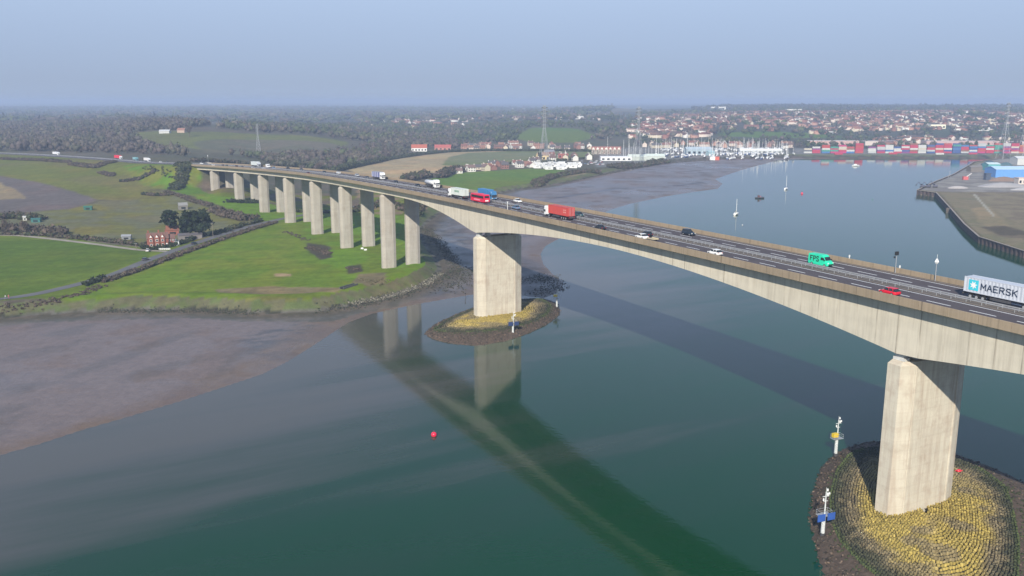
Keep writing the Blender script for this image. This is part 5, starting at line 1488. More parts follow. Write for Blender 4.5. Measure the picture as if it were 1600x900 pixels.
def tree(u, v, H, kind, label, seed=1, name=None):
    x, y = G(u, v); z = tz(x, y); rs = np.random.RandomState(seed)
    name = name or {'pine': 'pine_tree', 'bare': 'bare_tree', 'dark': 'evergreen_tree', 'poplar': 'poplar_tree'}[kind]
    t = empty(name, (x, y, z)); tag(t, label, 'tree')
    tr = MB(); pts_ = [(0, 0, -.3)]
    for i in range(1, 6): pts_.append((pts_[-1][0] + (rs.rand() - .5) * .4, pts_[-1][1] + (rs.rand() - .5) * .4, H * .16 * i))
    for i in range(5): tr.tube(pts_[i], pts_[i + 1], .38 * H / 12 * (1 - i * .16), .38 * H / 12 * (1 - (i + 1) * .16), 7)
    for i in range(9):
        a = rs.rand() * 6.28; b = pts_[1 + i % 4 + (1 if i % 4 < 3 else 0)]
        tr.tube(b, (b[0] + math.cos(a) * H * .22, b[1] + math.sin(a) * H * .22, b[2] + H * .14), .1 * H / 12, .04 * H / 12, 5)
    tr.build('trunk', M['bark'], t)
    if kind == 'pine':
        n = 16; P = []; Rr = []; Hh = []
        for i in range(n):
            zz = H * (.42 + .55 * (i / n)); a = i * 2.4; rr = H * (.23 * (1 - abs(i / n - .45)) + .02 * rs.rand())
            P.append((math.cos(a) * rr, math.sin(a) * rr, zz - H * .05)); Rr.append(H * (.12 + .06 * rs.rand())); Hh.append(H * .12)
        pal = np.array([(.022, .034, .016)]); cards = 34
    elif kind == 'bare':
        n = 14; a = rs.rand(n) * 6.28; rr = H * .24 * rs.rand(n) ** .5
        P = np.c_[np.cos(a) * rr, np.sin(a) * rr, H * (.3 + .4 * rs.rand(n))]; Rr = H * (.12 + .06 * rs.rand(n)); Hh = Rr * 1.8; pal = np.array([(.11, .085, .065)]); cards = 30
    else:
        n = 22; a = rs.rand(n) * 6.28; rr = H * .30 * rs.rand(n) ** .5 * (.45 if kind == 'poplar' else 1)
        P = np.c_[np.cos(a) * rr, np.sin(a) * rr, H * (.10 + .66 * rs.rand(n))]; Rr = H * (.12 + .07 * rs.rand(n)) * (.7 if kind == 'poplar' else 1); Hh = Rr * 1.7; pal = np.array([(.02, .03, .015)]); cards = 34
    V, F, C = foliage(np.array(P), np.array(Rr), np.array(Hh), np.repeat(pal, n, 0) * (.8 + .4 * rs.rand(n, 1)), cards, seed, core=kind != 'bare', card=.38, sliver=kind == 'bare')
    link('crown', attr_mesh('crown', V, F, C, M['leaf']), t)
    return t
tree(267, 368, 15.5, 'pine', 'dark open pine directly behind the brick house', 5)
tree(296, 371, 16, 'dark', 'big dark evergreen, left one of the pair right of the brick house', 6)
tree(316, 370, 15.5, 'dark', 'big dark evergreen, right one of the pair by the lane', 7)
tree(286, 360, 7, 'dark', 'small dark evergreen between the pine and the big evergreens', 8)
for i, (u, v, h, l) in enumerate([(40, 366, 9, 'bare round tree by the track, left of the green hut'), (80, 372, 7, 'bare tree at the track bend right of the green hut'), (10, 362, 8, 'bare tree at the left edge above the field track'),
    (296, 214, 17, 'lone tree on the sloping hill field'), (844, 253, 14, 'thin dark conifer behind the riverside cottages'), (500, 268, 12, 'pale bare tree at the corner of the tan field'),
    (664, 276, 9, 'yellow green tree beside the tan field'), (376, 343, 6, 'bare tree among the reddish thicket')]):
    tree(u, v, h, 'poplar' if i == 4 else 'bare', l, 20 + i)
# shore rocks, pale riprap on the point and dark weed-covered rocks below it
def rockline(px, n, wid, z0, pal, size, seed, name, label, zf=None):
    P = gp(px, z0); rs = np.random.RandomState(seed); L = np.r_[0, np.cumsum(np.hypot(*np.diff(P, axis=0).T))]
    t = rs.rand(n) * L[-1]; x = np.interp(t, L, P[:, 0]) + rs.randn(n) * wid; y = np.interp(t, L, P[:, 1]) + rs.randn(n) * wid
    z = terrain_z(x, y)[0]; sz = size * (.5 + rs.rand(n, 3)) * np.array([1, 1, .7])
    cols = np.array(pal)[rs.randint(0, len(pal), n)] * (.6 + .8 * rs.rand(n, 1))
    o = link(name, stones(np.c_[x, y, z + .1], sz, rs.rand(n) * 6.28, cols, M['stone'], name, .3, seed)); tag(o, label, kind='stuff')
PALE = [(.26, .24, .19), (.16, .145, .11), (.08, .08, .055)]
DARKR = [(.05, .048, .038), (.08, .07, .05), (.04, .05, .03)]
rockline([(548,471),(590,463),(630,453),(665,440),(690,424)], 700, .9, 1.6, PALE, .5, 3, 'shore_rocks', 'pale rocks armouring the grassy point')
rockline([(500,484),(560,476),(620,462),(665,448),(700,430),(715,420),(702,400),(680,375),(664,355)], 1500, 2.2, .7, DARKR, .55, 4, 'shore_rocks', 'dark weedy rocks below the grassy point')
rockline([(400,489),(300,486),(160,486)], 700, 1.6, .7, DARKR, .4, 5, 'shore_rocks', 'dark rubble along the left mud edge')
rockline([(700,430),(735,420),(720,440),(690,452)], 500, 4.5, .6, DARKR, .45, 6, 'shore_rocks', 'scattered dark rocks on the mud off the point')
rockline([(820,440),(850,430),(875,448),(835,458)], 500, 4.0, .5, DARKR, .4, 7, 'shore_rocks', 'dark rocks on the mud behind the far pier island')
rockline([(880,286),(960,269),(1040,255),(1110,250)], 900, 1.8, .9, DARKR, .8, 8, 'shore_rocks', 'dark stones facing the far river bank')
# ---------------------------------------------------------------- houses, boatyard, port
def gable(mb, cx, cy, w, d, h, rh, rz=0, z=0, ov=.35, mw=0, mr=1):
    """walls + pitched roof, ridge along local x"""
    c, s = math.cos(rz), math.sin(rz)
    def T(x, y, zz): return (cx + x * c - y * s, cy + x * s + y * c, z + zz)
    a, b = w / 2, d / 2
    V = [T(-a, -b, 0), T(a, -b, 0), T(a, b, 0), T(-a, b, 0), T(-a, -b, h), T(a, -b, h), T(a, b, h), T(-a, b, h), T(-a, 0, h + rh), T(a, 0, h + rh)]
    mb.add(V, [(0, 1, 5, 4), (1, 2, 6, 9, 5), (2, 3, 7, 6), (3, 0, 4, 8, 7)], mw)
    A, B = a + ov, b + ov; k = rh / b * ov; th = .18
    for sg in (-1, 1):
        v = [T(-A, sg * B, h - k), T(A, sg * B, h - k), T(A, 0, h + rh), T(-A, 0, h + rh)]
        v2 = [(p[0], p[1], p[2] + th) for p in v]
        mb.add(v + v2, [(0, 1, 2, 3), (4, 5, 6, 7), (0, 1, 5, 4), (1, 2, 6, 5), (3, 0, 4, 7), (2, 3, 7, 6)], mr)
WALLS = [(.26, .13, .10), (.55, .48, .36), (.68, .66, .60), (.42, .24, .18), (.62, .52, .44)]
ROOFS = [(.20, .085, .065), (.14, .085, .07), (.10, .09, .09), (.25, .125, .085), (.17, .11, .095)]
HM = {}
def house_mesh(wi, ri, shape):
    k = (wi, ri, shape)
    if k not in HM:
        mb = MB(); w, d, h = [(9, 7.5, 5), (18, 7.5, 5.2), (11, 8, 3.2), (32, 8.5, 5.2)][shape]
        gable(mb, 0, 0, w, d, h, 2.9, 0, -1.5)
        n = max(2, int(w / 3))
        for i in range(n):
            x = -w / 2 + w * (i + .5) / n
            for zz in ([.3, 2.7] if h > 4 else [.4]):
                for sg in (-1, 1): mb.box((x, sg * (d / 2 + .02), zz), (1.2, .1, 1.2), 0, 2)
        for x in np.linspace(-w / 2 + .8, w / 2 - .8, max(1, int(w / 8)) + (1 if w < 12 else 1)):
            mb.box((x, 0, h - 1.5 + 3.1), (.8, .8, 1.5), 0, 0)
        HM[k] = mb.mesh('house', [paint(WALLS[wi], .8), paint(ROOFS[ri], .8), M['glass']])
    return HM[k]
CN_W = ['brick', 'cream', 'white', 'brown brick', 'pinkish']; CN_R = ['red', 'dark brown', 'slate', 'orange', 'brown']
def house(u, v, wi, ri, shape, rz, label, group, xy=None):
    x, y = xy if xy is not None else G(u, v)
    z = float(land_h(x, y)) + 1.4
    o = link('house', house_mesh(wi, ri, shape)); o.location = (x, y, z); o.rotation_euler = (0, 0, rz)
    tag(o, label, 'house', group); return o
rh = random.Random(11)
nh = [0]
def houses(px, n, seed, label, group, shapes=(0, 0, 1), walls=(0, 1, 2, 3, 4), roofs=(0, 1, 2, 3, 4), rz=0.0, spread=.25):
    xy = scatter(px, 1, seed, cap=n * 3); keep = []
    for p in xy:
        if all((p[0] - q[0]) ** 2 + (p[1] - q[1]) ** 2 > 15 ** 2 for q in keep): keep.append(p)
        if len(keep) >= n: break
    for p in keep:
        wi, ri, sh = rh.choice(walls), rh.choice(roofs), rh.choice(shapes)
        nh[0] += 1
        house(0, 0, wi, ri, sh, rz + rh.uniform(-spread, spread) + rh.choice((0, math.pi / 2)), label % (CN_W[wi], CN_R[ri]), group, xy=p)
# villages nearer the river
houses([(722,235),(800,236),(925,237),(925,229),(800,227),(722,229)], 34, 1, '%s house with %s roof in the village behind the striped field', 'village houses behind the striped field', (0, 0, 1), rz=.1)
houses([(700,269),(735,263),(800,257),(832,256),(832,261),(800,263),(740,269),(712,273)], 17, 2, '%s cottage with %s roof in the row along the lower green field', 'riverside cottages', (0, 2), (0, 1, 2, 2), rz=.3)
houses([(835,255),(925,250),(925,245),(880,244),(835,247)], 10, 3, '%s house with %s roof behind the white caravans', 'houses behind the caravans', (0, 1), (1, 2, 2, 0), rz=.1)
houses([(1000,232),(1100,231),(1230,232),(1230,227),(1100,225),(1000,227)], 30, 4, '%s house with %s roof behind the marina masts', 'houses behind the marina', (0, 1), rz=.05)
houses([(1000,214),(1100,213),(1125,205),(1230,206),(1240,188),(1100,185),(985,194)], 80, 5, '%s house with %s roof in the dense terraces of the town', 'houses of the town terraces', (0, 1, 1, 3), (0, 0, 3, 4, 1), (0, 0, 3, 4), rz=.15)
houses([(1290,206),(1420,204),(1420,193),(1300,193)], 24, 6, '%s house with %s roof on the estate above the port', 'houses on the estate above the port', (1, 3, 0), (0, 4, 1), (0, 3), rz=.1)
houses([(1240,186),(1420,186),(1600,190),(1600,177),(1420,175),(1240,177)], 46, 7, '%s house with %s roof high on the wooded hill', 'houses high on the wooded hill', (0, 1), rz=.2)
houses([(590,199),(700,199),(740,192),(740,184),(640,184),(590,191)], 30, 8, '%s house with %s roof on the rise beyond the woods', 'houses beyond the woods', (0, 1), (1, 2, 4, 0), rz=.3)
houses([(780,192),(960,192),(960,182),(780,182)], 20, 9, '%s house with %s roof among trees below the horizon', 'houses among trees below the horizon', (0, 1, 3), (1, 2, 4), rz=.2)
# the rest of the town, past the 300 shown as single houses, as one mass of small roofs
xy = np.vstack([scatter([(980,216),(1240,212),(1330,207),(1600,206),(1600,176),(1240,175),(1000,182)], 30, 31, cap=1500), scatter([(560,200),(960,194),(960,180),(560,182)], 90, 32, cap=160), scatter([(1240,226),(1640,225),(1640,214),(1240,216)], 40, 33, cap=90)])
V, F, C = [], [], []; off = 0; rs = np.random.RandomState(5)
dens = vnoise(xy[:, 0], xy[:, 1], 260, 2); xy = xy[dens > .42]
zs = land_h(xy[:, 0], xy[:, 1])
for (x, y), z in zip(xy, zs):
    w, d, h = rs.choice([9, 16, 30]), 8.5, 5.0; a = .15 + rs.rand() * .4 + (math.pi / 2 if rs.rand() < .35 else 0); ca, sa = math.cos(a), math.sin(a)
    wc = np.array(WALLS[rs.randint(5)]); rc = np.array(ROOFS[rs.randint(5)]) * (.8 + .5 * rs.rand())
    L = [(-w/2,-d/2,-2),(w/2,-d/2,-2),(w/2,d/2,-2),(-w/2,d/2,-2),(-w/2,-d/2,h),(w/2,-d/2,h),(w/2,d/2,h),(-w/2,d/2,h),(-w/2,0,h+3),(w/2,0,h+3)]
    V += [(x + p[0] * ca - p[1] * sa, y + p[0] * sa + p[1] * ca, z + p[2]) for p in L]
    fs = [(0,1,5),(0,5,4),(1,2,6),(1,6,5),(2,3,7),(2,7,6),(3,0,4),(3,4,7),(4,8,7),(5,6,9)]; rf = [(4,5,9),(4,9,8),(6,7,8),(6,8,9)]
    F += [tuple(i + off for i in f) for f in fs + rf]; C += [wc] * len(fs) + [rc] * 4; off += 10
town = link('distant_town', attr_mesh('distant_town', V, F, C, M['leaf'])); tag(town, 'hazy red roofed town spread over the far hillside', kind='stuff')

def slab_building(u, v, w, d, h, wall, roof, label, rz=0.0, name='building', rh_=None, cat='building', xy=None, bays=0):
    x, y = xy if xy is not None else G(u, v); z = float(terrain_z(np.array([x]), np.array([y]))[0][0])
    t = empty(name, (x, y, z), rz); tag(t, label, cat)
    if rh_:
        a = MB(); a.box((0, 0, h / 2 - 1), (w, d, h + 2))
        for sx in (-1, 1): a.add([(sx * w / 2, -d / 2, h), (sx * w / 2, d / 2, h), (sx * w / 2, 0, h + rh_)], [(0, 1, 2)])
        a.build('wall', paint(wall, .7), t)
        r = MB()
        for sg in (-1, 1):
            p = [(-w / 2 - .3, sg * (d / 2 + .3), h - .1), (w / 2 + .3, sg * (d / 2 + .3), h - .1), (w / 2 + .3, 0, h + rh_ + .02), (-w / 2 - .3, 0, h + rh_ + .02)]
            r.add(p + [(q[0], q[1], q[2] + .2) for q in p], [(0, 1, 2, 3), (4, 5, 6, 7), (0, 1, 5, 4), (1, 2, 6, 5), (2, 3, 7, 6), (3, 0, 4, 7)])
        r.build('roof', paint(roof, .7), t)
    else:
        MB().box((0, 0, h / 2 - 1), (w, d, h + 2)).build('wall', paint(wall, .7), t)
        MB().box((0, 0, h + .2), (w + .6, d + .6, .4)).build('roof', paint(roof, .7), t)
    for i in range(bays):
        MB().box((-w / 2 + w * (i + .5) / bays, -d / 2 - .03, h * .42), (w / bays * .5, .12, h * .45)).build('window', M['glass'], t)
    return t
slab_building(655, 236, 24, 14, 5, (.75, .74, .70), (.42, .11, .06), 'large white farmhouse with a long orange red roof by the wood', .1, 'farmhouse', 5, bays=5)
slab_building(692, 234, 26, 14, 4, (.45, .2, .16), (.42, .10, .08), 'long low hall with a bright red roof left of the village', .05, 'hall', 4, bays=4)
# white gabled terrace above the boatyard
x, y = G(947, 240.5); z = tz(x, y)
t = empty('white_terrace', (x, y, z), -.02); tag(t, 'long cream white terrace with a row of small gables above the boatyard', 'terrace')
MB().box((0, 0, 3), (44, 9, 8)).build('wall', paint((.78, .74, .62), .8), t)
m = MB(); gable(m, 0, 0, 44, 9, 6.9, 4, 0, 0, mw=0, mr=0); m.build('roof', paint((.30, .13, .10), .8), t)
for i in range(7):
    m = MB(); m.add([(-19.5 + 6.4 * i - 2.3, -4.75, 7), (-19.5 + 6.4 * i + 2.3, -4.75, 7), (-19.5 + 6.4 * i, -4.75, 10.2), (-19.5 + 6.4 * i - 2.3, -2, 7), (-19.5 + 6.4 * i + 2.3, -2, 7), (-19.5 + 6.4 * i, -2, 10.2)], [(0, 1, 2), (0, 2, 5, 3), (1, 4, 5, 2), (3, 4, 5)])
    g_ = m.build('front_gable', paint((.8, .77, .66), .8), t)
    for zz in (1.5, 4.5): MB().box((-19.5 + 6.4 * i, -4.55, zz), (1.6, .1, 1.4)).build('window', M['glass'], t)
slab_building(848, 250.5, 16, 10, 7, (.72, .56, .30), (.30, .2, .15), 'yellow ochre gabled house beside the white caravans', .3, 'ochre_house', 3.5, bays=3)
slab_building(880, 247, 14, 9, 6, (.33, .10, .08), (.28, .09, .07), 'red brick square house behind the caravans', 0, 'brick_block', None, bays=3)
slab_building(858, 246, 14, 9, 7, (.7, .68, .66), (.2, .2, .22), 'white house with a slate roof under the tall pylon', .2, 'white_house', 4, bays=3)
slab_building(962, 250.5, 42, 16, 5.0, (.80, .80, .78), (.82, .82, .80), 'long bright white flat roofed shed at the boatyard', -.02, 'boat_shed', None, bays=6)
slab_building(1023, 249, 26, 14, 5, (.5, .55, .50), (.62, .68, .60), 'pale green roofed boatyard shed', 0, 'boat_shed', 2.5)
slab_building(995, 250.5, 24, 14, 5, (.48, .52, .46), (.60, .64, .55), 'grey green boatyard shed left of the pale green one', 0, 'boat_shed', 3)
slab_building(1090, 241, 38, 24, 7.5, (.33, .42, .46), (.42, .50, .54), 'wide blue grey boat hall with a low roof among the masts', .02, 'boat_hall', 3.5, bays=5)
slab_building(1110, 243, 10, 8, 5, (.35, .5, .52), (.3, .44, .47), 'small teal shed right of the boat hall', .3, 'shed', 2)
for i, (u, w_, l) in enumerate([(1166, 22, 'white tent roofed store, left of three at the marina'), (1182, 26, 'white tent roofed store, middle of three at the marina'), (1205, 30, 'long white awning, right of the tent roofed stores')]):
    slab_building(u, 239, w_, 12, 4, (.5, .52, .5), (.78, .78, .74), l, 0, 'marina_store', 2.5, bays=4)
slab_building(1122, 171.5, 60, 20, 12, (.82, .80, .74), (.85, .84, .8), 'long white block on the skyline above the town', 0, 'white_block', None)
slab_building(1240, 176, 48, 18, 11, (.75, .72, .64), (.6, .58, .54), 'pale block high on the hill left of the port', 0, 'pale_block', None)
slab_building(1463, 201, 34, 16, 9, (.85, .80, .58), (.75, .72, .6), 'bright cream block alone above the container port', 0, 'cream_block', None, bays=4)
slab_building(898, 186, 110, 25, 8, (.72, .70, .66), (.68, .66, .64), 'long pale school like building below the horizon', 0, 'long_building', None, bays=8)
slab_building(800, 172, 170, 40, 10, (.62, .62, .58), (.6, .6, .56), 'very long pale sheds near the horizon', 0, 'long_sheds', None)
slab_building(258, 208, 15, 8, 3, (.5, .5, .48), (.5, .5, .5), 'white farm shed at the top of the hill field', 0, 'farm_shed', 2)
slab_building(284, 207, 11, 8, 3.5, (.45, .33, .26), (.28, .14, .10), 'red roofed farm building at the top of the hill field', 0, 'farm_building', 3)
slab_building(1300, 226, 90, 22, 7, (.55, .36, .32), (.62, .55, .50), 'wide pinkish warehouse behind the left containers', 0, 'warehouse', None)
slab_building(1385, 226.5, 85, 20, 7, (.60, .52, .46), (.64, .56, .52), 'wide pale warehouse behind the middle of the port', 0, 'warehouse', None)
slab_building(1500, 226.5, 130, 20, 7, (.52, .36, .34), (.60, .50, .47), 'very wide dull pink warehouse behind the right containers', 0, 'warehouse', None)
slab_building(1585, 226.5, 50, 20, 6, (.6, .5, .46), (.62, .52, .48), 'pink roofed shed at the right end of the port', 0, 'warehouse', None)
# static caravans
cm = MB().box((0, 0, 1.6), (9.5, 3.4, 2.6)).mesh('caravan_body', M['white']); cr_ = MB().box((0, 0, 3.0), (9.7, 3.6, .25)).mesh('caravan_roof', paint((.7, .7, .68), .6)); cw = MB().box((0, -1.72, 1.9), (3.2, .06, .7)).mesh('caravan_window', M['glass'])
xy = scatter([(832,262),(850,265),(880,266),(905,262),(903,256),(870,256),(834,257)], 1, 77, cap=4000); keep = []
for p in xy:
    if all((p[0] - q[0]) ** 2 + ((p[1] - q[1]) * 1.0) ** 2 > 11 ** 2 for q in keep): keep.append(p)
    if len(keep) >= 46: break
for p in keep:
    t = empty('caravan', (p[0], p[1], tz(p[0], p[1])), rh.uniform(-.3, .3)); tag(t, 'white static caravan in the packed park between the cottages and the boatyard', 'caravan', 'static caravans in the riverside park')
    link('body', cm, t); link('roof', cr_, t); link('window', cw, t)
# parked cars and vans by the boatyard
for i in range(26):
    u = rh.uniform(905, 945); v = rh.uniform(252, 258); x, y = G(u, v)
    c_ = rh.choice([WHITE, SILVER, BLUEG, (.4, .05, .05), WHITE])
    nm = {WHITE: 'white', SILVER: 'silver', BLUEG: 'blue'}.get(c_, 'red')
    t = make_car('hatch', c_, nm + ' car parked in the boatyard left of the white shed', 'parked_car', 'car', 'cars parked at the boatyard'); t.location = (x, y, tz(x, y)); t.rotation_euler = (0, 0, rh.uniform(0, 3))
# boats ashore and afloat at the marina: a few shared builds
YM = {}
for i, (L, mast) in enumerate([(9, 11), (11, 14), (12.5, 17), (8, 9), (10, 0), (12, 0)]):
    YM[i] = yacht_mesh_parts(L, L * .32, 1.5 + L * .03, mast, [(.78, .78, .76), (.75, .75, .75), (.72, .74, .76), (.7, .7, .66), (.8, .8, .8), (.08, .12, .25)][i], (.05, .12, .35))
def marina(px, n, seed, label, group, zfix=None, kinds=(0, 1, 2, 2, 1, 3, 4, 5), dmin=5.0, rz0=1.3):
    xy = scatter(px, 1, seed, z=zfix, cap=5000); keep = []
    for p in xy:
        if all((p[0] - q[0]) ** 2 + (p[1] - q[1]) ** 2 > dmin ** 2 for q in keep): keep.append(p)
        if len(keep) >= n: break
    aa = [p[0] / p[1] for p in keep]; xy_lo, xy_hi = min(aa), max(aa) + 1e-6
    for p in keep:
        k = rh.choice(kinds)
        z = (zfix if zfix is not None else tz(p[0], p[1]) + 1.0)
        put_parts('yacht' if k < 4 else 'motor_boat', YM[k], (p[0], p[1], z), rz0 + rh.uniform(-.5, .5), label % (['short masted white yacht', 'pale grey yacht', 'tall masted blue grey yacht', 'small cream yacht', 'white motor boat', 'navy motor boat'][k]) + ', ' + ('left' if (p[0] / p[1] - xy_lo) / (xy_hi - xy_lo) < .33 else 'middle' if (p[0] / p[1] - xy_lo) / (xy_hi - xy_lo) < .66 else 'right') + ' third', 'yacht' if k < 4 else 'motor boat', group)
marina([(975,250),(1060,249),(1110,246),(1110,243),(1040,241),(975,246)], 48, 1, '%s ashore left of the boat hall', 'boats ashore left of the boat hall')
marina([(1112,247),(1240,245),(1240,241),(1160,240),(1112,242)], 70, 2, '%s right of the boat hall', 'boats right of the boat hall')
marina([(1030,238),(1230,237),(1230,233),(1030,233)], 80, 3, '%s in the rear rows of the marina', 'boats in the rear rows of the marina', kinds=(0, 1, 2, 3))
for i, (u, v, top, l) in enumerate([(974, 248, 219, 'tall mast of the pair above the white shed, left one'), (982, 248, 217, 'tall mast of the pair above the white shed, right one'), (1025, 240, 211, 'tallest pale mast left of the boat hall'), (1048, 242, 215, 'tall mast just left of the boat hall'),
    (1162, 244, 216, 'tall mast rising from the middle of the marina'), (1185, 244, 217, 'tall mast in the right part of the marina'), (949, 244, 214, 'thin mast in front of the white terrace'), (1073, 243, 208, 'thin tall mast in front of the boat hall')]):
    x, y = G(u, v); d = math.hypot(x, y); h = (v - top) / FPX * y * 1.0
    t = empty('tall_mast', (x, y, tz(x, y))); tag(t, l, 'mast')
    MB().tube((0, 0, 0), (0, 0, h), .28 if i != 6 else .15, .14, 6).build('mast_pole', M['white'], t)
    MB().tube((-1.6, 0, h * .6), (1.6, 0, h * .6), .07, n=4).build('crosstree', M['white'], t)
for i, (u, v) in enumerate([(1208, 244.5), (1228, 244), (1268, 245.5), (1278, 246), (1291, 246)]):
    x, y = G0(u, v, .4); put_parts('motor_boat', YM[4] if i != 2 else YM[5], (x, y, .5), rh.uniform(-.2, .2), ['white motor boat lying at the right tip of the marina', 'white motor boat next to the marina tip', 'dark hulled motor boat on the mud before the left containers', 'white motor boat on the mud before the left containers', 'white motor boat farthest right on the mud'][i], 'motor boat', 'boats on the mud by the port')
t = slab_building(1119, 246.5, 8, 5, 4.5, (.55, .12, .07), (.5, .12, .08), 'small orange red hut on the marina edge', 0, 'hut', None, 'hut')
slab_building(1113, 246.5, 7, 5, 4.5, (.8, .8, .78), (.8, .8, .78), 'small white hut on the marina edge', 0, 'hut', None, 'hut')

# container stacks on the port quay
CC = {'crimson': (.50, .02, .07), 'red': (.48, .05, .04), 'magenta': (.52, .02, .16), 'dark blue': (.03, .08, .28), 'blue': (.04, .17, .42), 'white': (.62, .62, .58), 'cream': (.60, .54, .42), 'pale grey': (.5, .52, .5), 'green': (.05, .30, .22), 'orange': (.60, .20, .06), 'purple': (.22, .04, .20), 'brown': (.28, .10, .06)}
CC = {k: tuple(x * .78 + .02 for x in c_) for k, c_ in CC.items()}
CMM = {k: corrugated_box(12.2, 2.44, 2.6, 0, -6.1, pitch=.8, d=.05).mesh('container', paint(c_, .6)) for k, c_ in CC.items()}
runs = [(1262,2,['white','cream','red']),(1275,3,['cream','crimson','white']),(1290,4,['red','green','white']),(1303,3,['magenta','crimson','crimson']),(1316,4,['magenta','crimson','cream']),(1328,3,['blue','white','red']),(1342,5,['red','crimson','orange']),
        (1362,3,['pale grey','white','purple']),(1376,4,['crimson','purple','pale grey']),(1389,4,['white','cream','white']),(1402,3,['crimson','white','dark blue']),(1414,4,['purple','dark blue','crimson']),(1427,5,['crimson','brown','white']),
        (1440,4,['white','pale grey','cream']),(1454,4,['dark blue','blue','crimson']),(1467,5,['crimson','white','crimson']),(1480,5,['crimson','red','white']),(1494,5,['dark blue','dark blue','blue']),(1507,4,['white','brown','crimson']),
        (1520,4,['blue','white','dark blue']),(1533,5,['white','pale grey','crimson']),(1546,4,['crimson','crimson','white']),(1559,5,['green','red','green']),(1572,5,['magenta','purple','crimson']),(1585,5,['cream','crimson','purple']),(1598,4,['orange','crimson','red']),(1611,5,['crimson','blue','white'])]
rc = random.Random(4)
nc = 0
for ri_, (vrow, zb) in enumerate([(239.3, 4.0), (236.8, 4.0)]):
    for u, hgt, pal in runs:
        x, y = G0(u, vrow, 4.0); hh = max(1, hgt - (1 if ri_ == 0 and rc.random() < .55 else 0))
        for lv in range(hh):
            if ri_ == 1 and lv < 1 and hh > 1: continue
            col_ = pal[lv % 3] if rc.random() < .8 else rc.choice(list(CC))
            o = link('shipping_container', CMM[col_]); o.location = (x + rc.uniform(-.3, .3), y + rc.uniform(-.3, .3), 4.0 + 2.62 * lv)
            o.rotation_euler = (0, 0, rc.uniform(-.02, .02))
            part_ = 'left' if u < 1350 else ('middle' if u < 1480 else 'right')
            lvn = ['on the ground', 'second up', 'third up', 'fourth up', 'fifth up'][lv]
            tag(o, '%s container, %s in the %s row, %s part of the port' % (col_, lvn, ['front', 'rear'][ri_], part_), 'container', 'containers stacked on the port quay'); nc += 1
for i, (u, v) in enumerate([(1395, 241), (1468, 241.5), (1310, 241.5), (1520, 241)]):
    x, y = G0(u, v, 4.0); o = link('shipping_container', CMM[['crimson', 'white', 'crimson', 'crimson'][i]]); o.location = (x, y, 4.0)
    tag(o, ['crimson container alone in front of the white stack', 'white container alone in front of the left blue stack', 'crimson container alone before the magenta stack', 'crimson container alone right of the big dark blue stack'][i], 'container', 'containers stacked on the port quay')

# ---------------------------------------------------------------- right quay
M['sheet'] = plain('rusty_sheet_piling', (0.075, 0.055, 0.048), 0.85, var=0.35, scale=0.3, dirt=(0.14, 0.075, 0.05))
def quay_wall():
    x0, y0 = QUAY[0]; t = empty('quay_wall', (x0, y0, 0)); tag(t, 'dark rusty sheet piled wall along the waste ground quay', 'quay wall')
    line = QUAY[:7]; back = QUAY[[0, 14, 13, 12, 11, 10]]
    for path in (line, back):
        mb = MB(); P = []
        for a, b in zip(path[:-1], path[1:]):
            L = np.hypot(*(b - a)); n = max(2, int(L / 1.2)); dx, dy = (b - a) / L
            for i in range(n):
                k = 1 if i % 4 in (1, 2) else -1
                P.append((a[0] + dx * L * i / n - dy * .28 * k - x0, a[1] + dy * L * i / n + dx * .28 * k - y0))
        m = len(P)
        mb.add([(p[0], p[1], -3) for p in P] + [(p[0], p[1], 4.02) for p in P], [(i, i + 1, m + i + 1, m + i) for i in range(m - 1)])
        mb.build('sheet_piles', M['sheet'], t, fix=False)
        for a, b in zip(path[:-1], path[1:]):
            L = np.hypot(*(b - a)); c = (a + b) / 2
            MB().box((c[0] - x0, c[1] - y0, 4.12), (L + .4, 1.1, .3), math.atan2(*(b - a)[::-1])).build('coping', paint((.30, .25, .2), .9), t)
    # timber fender block part way along
    c = QUAY[2]; MB().box((c[0] - x0 - .4, c[1] - y0 - .6, 1.6), (5, 2.2, 5.0), -.9).build('fender_block', paint((.12, .10, .08), .9), t)
quay_wall()
def quay_building(u, v, w, d, h, wall, roof, label, rz=0, rh_=None, bays=0, name='quay_building'):
    return slab_building(0, 0, w, d, h, wall, roof, label, rz, name, rh_, 'building', xy=G0(u, v, 4.0), bays=bays)
quay_building(1592, 276, 62, 24, 8.5, (.12, .30, .62), (.45, .62, .75), 'wide bright blue warehouse on the right quay', -.02, 2.5, name='blue_warehouse')
quay_building(1620, 257, 60, 18, 8, (.55, .55, .52), (.62, .62, .60), 'long pale grey shed behind the blue warehouse', 0, 2.5, name='grey_shed')
quay_building(1548, 266, 14, 14, 7.5, (.10, .35, .36), (.55, .66, .66), 'teal end bay left of the blue warehouse', 0, 1.5, name='teal_bay')
quay_building(1597, 287.5, 12, 8, 6, (.62, .55, .48), (.6, .5, .45), 'small pale building at the right edge before the blue warehouse', 0, None, 3, 'small_building')
quay_building(1522, 268, 14, 9, 5, (.17, .15, .13), (.2, .18, .16), 'dark brown shed near the quay tip road', .1, 1.6, name='brown_shed')
quay_building(1542, 281, 5, 5, 6.5, (.06, .08, .12), (.07, .09, .13), 'dark blue square tower block left of the brown pile', 0, None, name='dark_kiosk')
